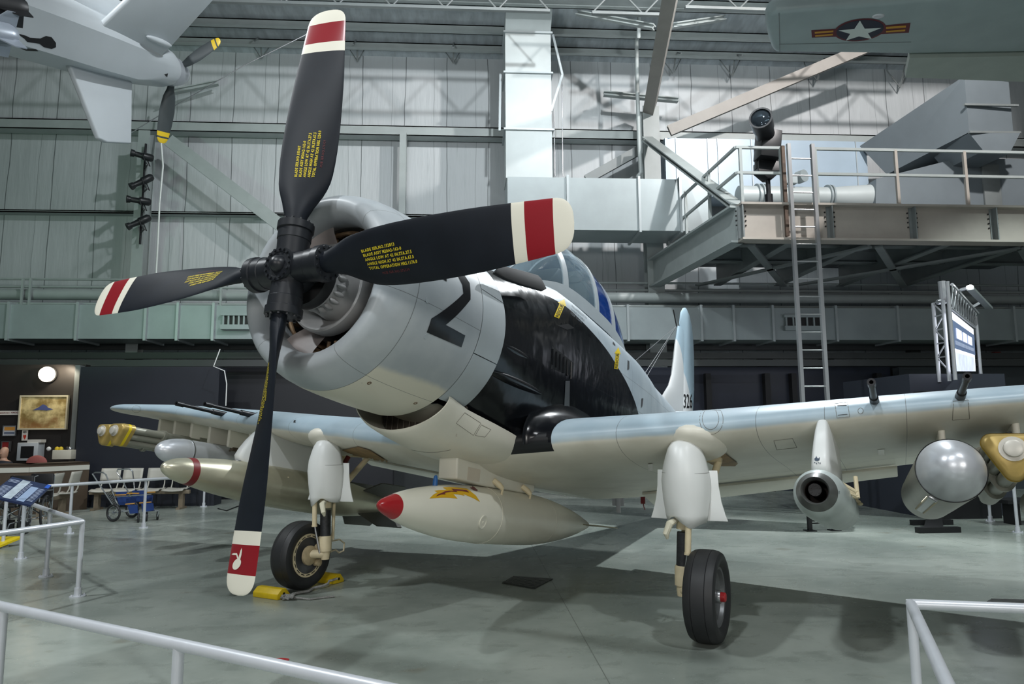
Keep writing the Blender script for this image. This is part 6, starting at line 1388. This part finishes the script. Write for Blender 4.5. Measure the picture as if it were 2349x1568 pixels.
# ---- information panel on the rail
pn_ = thing('reading_panel', 'tilted navy text panel fixed to the barrier rail', 'info panel', atY(60, 1157, 7.6)); Q = [atY(28, 1093, 8.7), atY(118, 1113, 8.7), atY(71, 1158, 7.9)]; Q.append(Q[0] + Q[2] - Q[1])
n_ = (Q[1] - Q[0]).cross(Q[3] - Q[0]).normalized(); n_ = n_ if n_.z > 0 else -n_
m = MB(); m.prism(Q, -n_ * .02); m.build('panel_board', mat('panel_navy', (28, 40, 78), .25), pn_, smooth=False)
def pq(u, v): return (Q[0] * (1 - u) + Q[1] * u) * (1 - v) + (Q[3] * (1 - u) + Q[2] * u) * v + n_ * .003
for u0, u1, v0, v1, M_, nm in ((.30, .50, .05, .95, mat('panel_photo', (178, 190, 200), .3, var=.25, vscale=8), 'photo_strip'), (.62, .80, .25, .95, mat('panel_pale', (150, 170, 200), .3), 'photo_strip'), (.90, 1.0, .0, .18, mat('panel_blue', (40, 90, 190), .3), 'corner_badge')):
    m = MB(); m.add([pq(u0, v0), pq(u1, v0), pq(u1, v1), pq(u0, v1)], [(0, 1, 2, 3)]); m.build(nm, M_, pn_, smooth=False)
m = MB()
for u0, u1, v0, n2 in ((.03, .28, .12, 3), (.04, .28, .45, 9), (.52, .61, .15, 14), (.82, .97, .28, 12)):
    for i in range(n2): v = v0 + i * .052; m.add([pq(u0, v), pq(u1 - random.random() * .03, v), pq(u1 - .01, v + .02), pq(u0, v + .02)], [(0, 1, 2, 3)])
tl_ = m.build('text_lines', mat('panel_text', (170, 182, 205), .4), pn_, smooth=False); tl_['kind'] = 'stuff'
Y0 = floor_pt(-2, 1258); m = MB(); m.prism([Y0 + V((-.6, 0, .02)), Y0 + V((.02, 0, .02)), Y0 + V((.14, .30, .10)), Y0 + V((-.6, .30, .10))], (0, 0, .03)); single(m, 'floor_board', [m_yb][0], 'yellow board lying at the picture edge behind the corner barrier', 'board', smooth=False)
# ---- chocks, rope, floor gratings, stands
m_chk = mat('chock_yellow', (224, 192, 24), .5, var=.08, vscale=9)
def chock(c, ang, label):
    t = thing('wheel_chock', label, 'chock', c, 'yellow wheel chocks'); R_ = Matrix.Rotation(ang, 3, 'Z')
    pr = [(-.085, 0), (.085, 0), (.085, .03), (.03, .095), (-.03, .095), (-.085, .05)]
    m = MB(); m.prism([c + R_ @ V((-.17, y, z)) for y, z in pr], R_ @ V((.34, 0, 0))); m.build('chock_block', m_chk, t, bevel=.008)
    m = MB(); m.rev([(-.003, 0), (-.003, .016), (.0, .016), (.0, 0)], 12, c + R_ @ V((.171, 0, .045)), R_ @ V((1, 0, 0))); m.build('rope_hole', m_mblack, t)
    return t
ca = floor_pt(637, 1352) + V((0, .05, 0)); cb_ = floor_pt(757, 1331)
ang = math.atan2((GND.to_3x3() @ V((0, 1, 0))).y, (GND.to_3x3() @ V((0, 1, 0))).x)
wc = GND @ V((0, -2.121, 0)); fw = GND.to_3x3() @ V((1, 0, 0))
chock(wc + fw * .40, ang, 'yellow wheel chock in front of the far tire'); chock(wc - fw * .40, ang, 'yellow wheel chock behind the far tire')
r0 = wc + fw * .40 + (GND.to_3x3() @ V((0, 1, 0))) * .17 + V((0, 0, .03)); r1 = wc - fw * .36 + (GND.to_3x3() @ V((0, 1, 0))) * .18 + V((0, 0, .06))
pts = [r0.lerp(r1, i / 10) + V((.03 * math.sin(i * 1.9), -.02, -.0)) - V((0, 0, .045 * math.sin(PI * i / 10) * .6)) for i in range(11)]
m = MB(); m.tube([V((p.x, p.y, max(.016, p.z))) for p in pts], .013, 8)
kn = r0 + V((.06, -.06, 0)); kp = [V((kn.x + .06 * math.cos(i * 1.3) * (1 + .2 * math.sin(i)), kn.y + .045 * math.sin(i * 1.7), .018 + .012 * (i % 3))) for i in range(16)]; m.tube(kp, .012, 6); m.tube([kp[-1], kp[-1] + V((.16, -.05, -.01)), kp[-1] + V((.30, .02, -.01)), kp[-1] + V((.38, .05, -.01))], .011, 6); m.v = [V((p.x, p.y, max(.003, p.z))) for p in m.v]
single(m, 'chock_rope', mat('rope_gray', (150, 150, 148), .8, var=.25, vscale=60), 'gray knotted rope tying the two yellow chocks', 'rope')
def grate(pix, label):
    P = [floor_pt(*p) for p in pix]; m = MB(); m.prism([p + V((0, 0, .002)) for p in P], (0, 0, .006)); t = thing('floor_grating', label, 'grating', sum(P, V((0, 0, 0))) / 4); m.build('grating_plate', mat('grate_dark', (44, 48, 46), .5), t, smooth=False)
    m = MB()
    for i in range(1, 9): a_ = P[0].lerp(P[1], i / 9); b_ = P[3].lerp(P[2], i / 9); m.beam(a_ + V((0, 0, .011)), b_ + V((0, 0, .011)), .012, .006)
    m.build('grating_bars', mat('grate_bar', (74, 78, 76), .5), t, smooth=False)
grate(((1151, 1338), (1180, 1322), (1269, 1328), (1226, 1351)), 'dark square floor grating ahead of the far main wheel shadow, mid floor'); grate(((2248, 1390), (2278, 1374), (2420, 1378), (2420, 1394)), 'dark floor grating behind the barrier corner under the near wing')
m = MB(); q = floor_pt(640, 1514); m.rev([(0, 0), (0, .06), (.004, .06), (.004, 0)], 24, q, (0, 0, 1), (1, 0, 0)); m.v = [V((q.x + (p.x - q.x) * 1.2, q.y + (p.y - q.y) * .8, p.z)) for p in m.v]; single(m, 'floor_marker', mat('marker_red', (160, 36, 40), .5), 'red oval floor marker peeking over the nearest rail', 'marker')
s0 = floor_pt(1858, 1217); t = thing('grille_stand', 'black low stand with slatted grille behind the gun pod', 'stand', s0)
xw = floor_pt(1917, 1217).x - s0.x
for sx in (-.0, xw): m = MB(); m.bb((s0.x + sx - .03, s0.y - .03, 0), (s0.x + sx + .03, s0.y + .03, .42)); m.build('leg', m_mblack, t, smooth=False); m = MB(); m.bb((s0.x + sx - .08, s0.y - .08, 0), (s0.x + sx + .08, s0.y + .08, .012)); m.build('foot', m_mblack, t, smooth=False)
for i in range(8): m = MB(); m.box((s0.x + xw / 2, s0.y, .12 + i * .035), (xw, .02, .012), Matrix.Rotation(.5, 3, 'X')); m.build('slat', m_gun, t, smooth=False)
b0 = floor_pt(2150, 1221); b1 = floor_pt(2155, 1203); t = thing('floor_trestle', 'low black double-beam trestle standing on the floor under the bomblet canister', 'trestle', b0)
for q, a_, c_ in ((b0, 2103, 2200), (b1, 2092, 2184)): xa_ = atY(a_, 1215, q.y).x; xb_ = atY(c_, 1215, q.y).x; m = MB(); m.bb((xa_, q.y - .05, 0), (xb_, q.y + .05, .085)); m.build('beam', m_mblack, t, smooth=False)
m = MB(); m.prism([V((b0.x - .18, b0.y + .05, .05)), V((b0.x + .14, b0.y + .05, .05)), V((b1.x + .05, b1.y - .0, .16)), V((b1.x - .2, b1.y - .0, .16))], (0, 0, .03)); m.build('saddle', m_mblack, t, smooth=False)
# black exhibit wall end and bright area at the far edge
a = atY(2130, 1050, 12.6); b = atY(2287, 1050, 12.6); m = MB(); m.bb((a.x, 12.6, 0), (b.x, 12.9, 2.3)); struct(m.build('wall_exhibit', m_mblack, smooth=False))
q = atY(2330, 1150, 12.0); bt_ = thing('slatted_bench', 'black slatted bench at the bright edge of the hall', 'bench', floor_pt(2345, 1200)); p = atY(2313, 1160, 11.6)
m = MB(); m.bb((p.x, 11.6, .36), (p.x + 1.6, 12.1, .42)); m.build('bench_top', m_mblack, bt_, smooth=False); m = MB(); m.bb((p.x + .9, 11.7, 0), (p.x + .98, 12.0, .36)); m.build('leg', m_mblack, bt_, smooth=False); m = MB(); m.bb((p.x + .2, 11.7, 0), (p.x + .28, 12.0, .36)); m.build('leg', m_mblack, bt_, smooth=False)
e0 = atY(2288, 1115, 13.6); e1 = atY(2420, 1040, 13.6); t = thing('barrier_rail', 'silver barrier rail in the bright area beyond the dispensers', 'railing', V((e0.x, 13.6, 0))); m = MB(); m.tube([V((e0.x, 13.6, .85)), V((e0.x + 2.2, 13.9, .85))], .026, 12); m.build('top_rail', m_rail, t); post(t, V((e0.x + .35, 13.65, 0)), .85); post(t, V((e0.x + 1.5, 13.8, 0)), .85)
# loose cable and cable end near the partition
c_ = [floor_pt(*p) + V((0, 0, .012)) for p in ((500, 1167), (520, 1172), (545, 1162), (570, 1156), (600, 1152))]; m = MB(); m.tube(c_, .012, 6); single(m, 'floor_cable', m_mblack, 'black cable lying on the floor below the finned bomb', 'cable')
p = [atY(x, y, 16.3) for x, y in ((505, 800), (490, 840), (515, 850), (520, 880), (518, 930))]; pipe(p, .012, 'thin white cord hanging down to the far wing guns', m_white, 'extension_cord')
# ================================================================== LIGHT AND VIEW
SC.view_settings.view_transform = 'Standard'; SC.view_settings.look = 'None'; SC.view_settings.gamma = 1; SC.view_settings.use_curve_mapping = False
SC.view_settings.exposure = 0.22
w = bpy.data.worlds.new('hall_air'); SC.world = w; w.use_nodes = True
w.node_tree.nodes['Background'].inputs[0].default_value = (.68, .74, .78, 1); w.node_tree.nodes['Background'].inputs[1].default_value = .13
def lamp(name, loc, target, power, size=.4, angle=70, col=(1, 1, 1), kind='SPOT', blend=.35, sy=None):
    l = bpy.data.lights.new(name, kind); o = bpy.data.objects.new(name, l); COL.objects.link(o); o.location = loc
    l.energy = power; l.color = col
    if kind == 'SPOT': l.spot_size = math.radians(angle); l.spot_blend = blend; l.shadow_soft_size = size
    elif kind == 'AREA': l.shape = 'RECTANGLE'; l.size = size; l.size_y = sy or size
    else: l.shadow_soft_size = size
    d = (V(target) - V(loc)).normalized(); o.rotation_euler = d.to_track_quat('-Z', 'Y').to_euler(); return o
COOL = (.92, .97, 1); WARMW = (1, .95, .86)
lamp('catwalk_flood', (7.0, 13.6, 10.2), (.5, 6.5, .5), 3900, .10, 80, COOL)
lamp('truss_flood', (-3.5, -1.5, 11.5), (0, 7.5, 1.5), 1750, .25, 75, COOL)
lamp('truss_flood', (5.0, -1.0, 11.5), (1.5, 7, 1.5), 1500, .25, 75, COOL)
lamp('truss_flood', (-8.5, 6, 11.5), (-3, 10, 0), 1800, .25, 85, COOL)
lamp('wall_flood', (3.0, 7.0, 14.0), (-3, 20, 6.5), 2900, .2, 95, COOL)
lamp('wall_flood', (10.0, 8.0, 14.0), (7, 20, 8.5), 4800, .2, 90, (1, .95, .93))

lamp('front_fill', (3.5, -7.5, 4.2), (.5, 6.5, 1.4), 240, 3.0, kind='AREA', col=(1, .97, .92), sy=1.5)  # pair of soft fill lamps added behind the camera to lift the airplane's undersides
lamp('front_fill', (-5.0, -6.0, 4.6), (-1.5, 8, 1.5), 190, 3.0, kind='AREA', col=(1, .98, .95), sy=1.5)
nl = atY(138, 838, 16.85); lamp('nook_lamp', nl, nl + V((-.25, .35, -1)), 34, .06, 165, (1, .86, .66))
lamp('green_wash', (-9.5, 10.5, 5.5), (-9, 20, 7.0), 260, .3, 70, (.55, 1, .72))
lamp('ceiling_fill', (-2, 12.5, 9.3), (-2, 19.2, 12.8), 420, .5, 130, COOL)  # unseen spots added only to brighten the ceiling near the wall
lamp('ceiling_fill', (7, 12.0, 9.6), (8, 19.2, 12.9), 420, .5, 130, COOL)

lamp('drone_spot', (-1.5, 3.0, 6.0), (-6.5, 10, 8.0), 330, .2, 55, (.95, .98, 1))
lamp('east_flood', (12.5, 9.0, 9.0), (11.5, 13.0, 0), 1500, .3, 75, (.88, 1, .98))
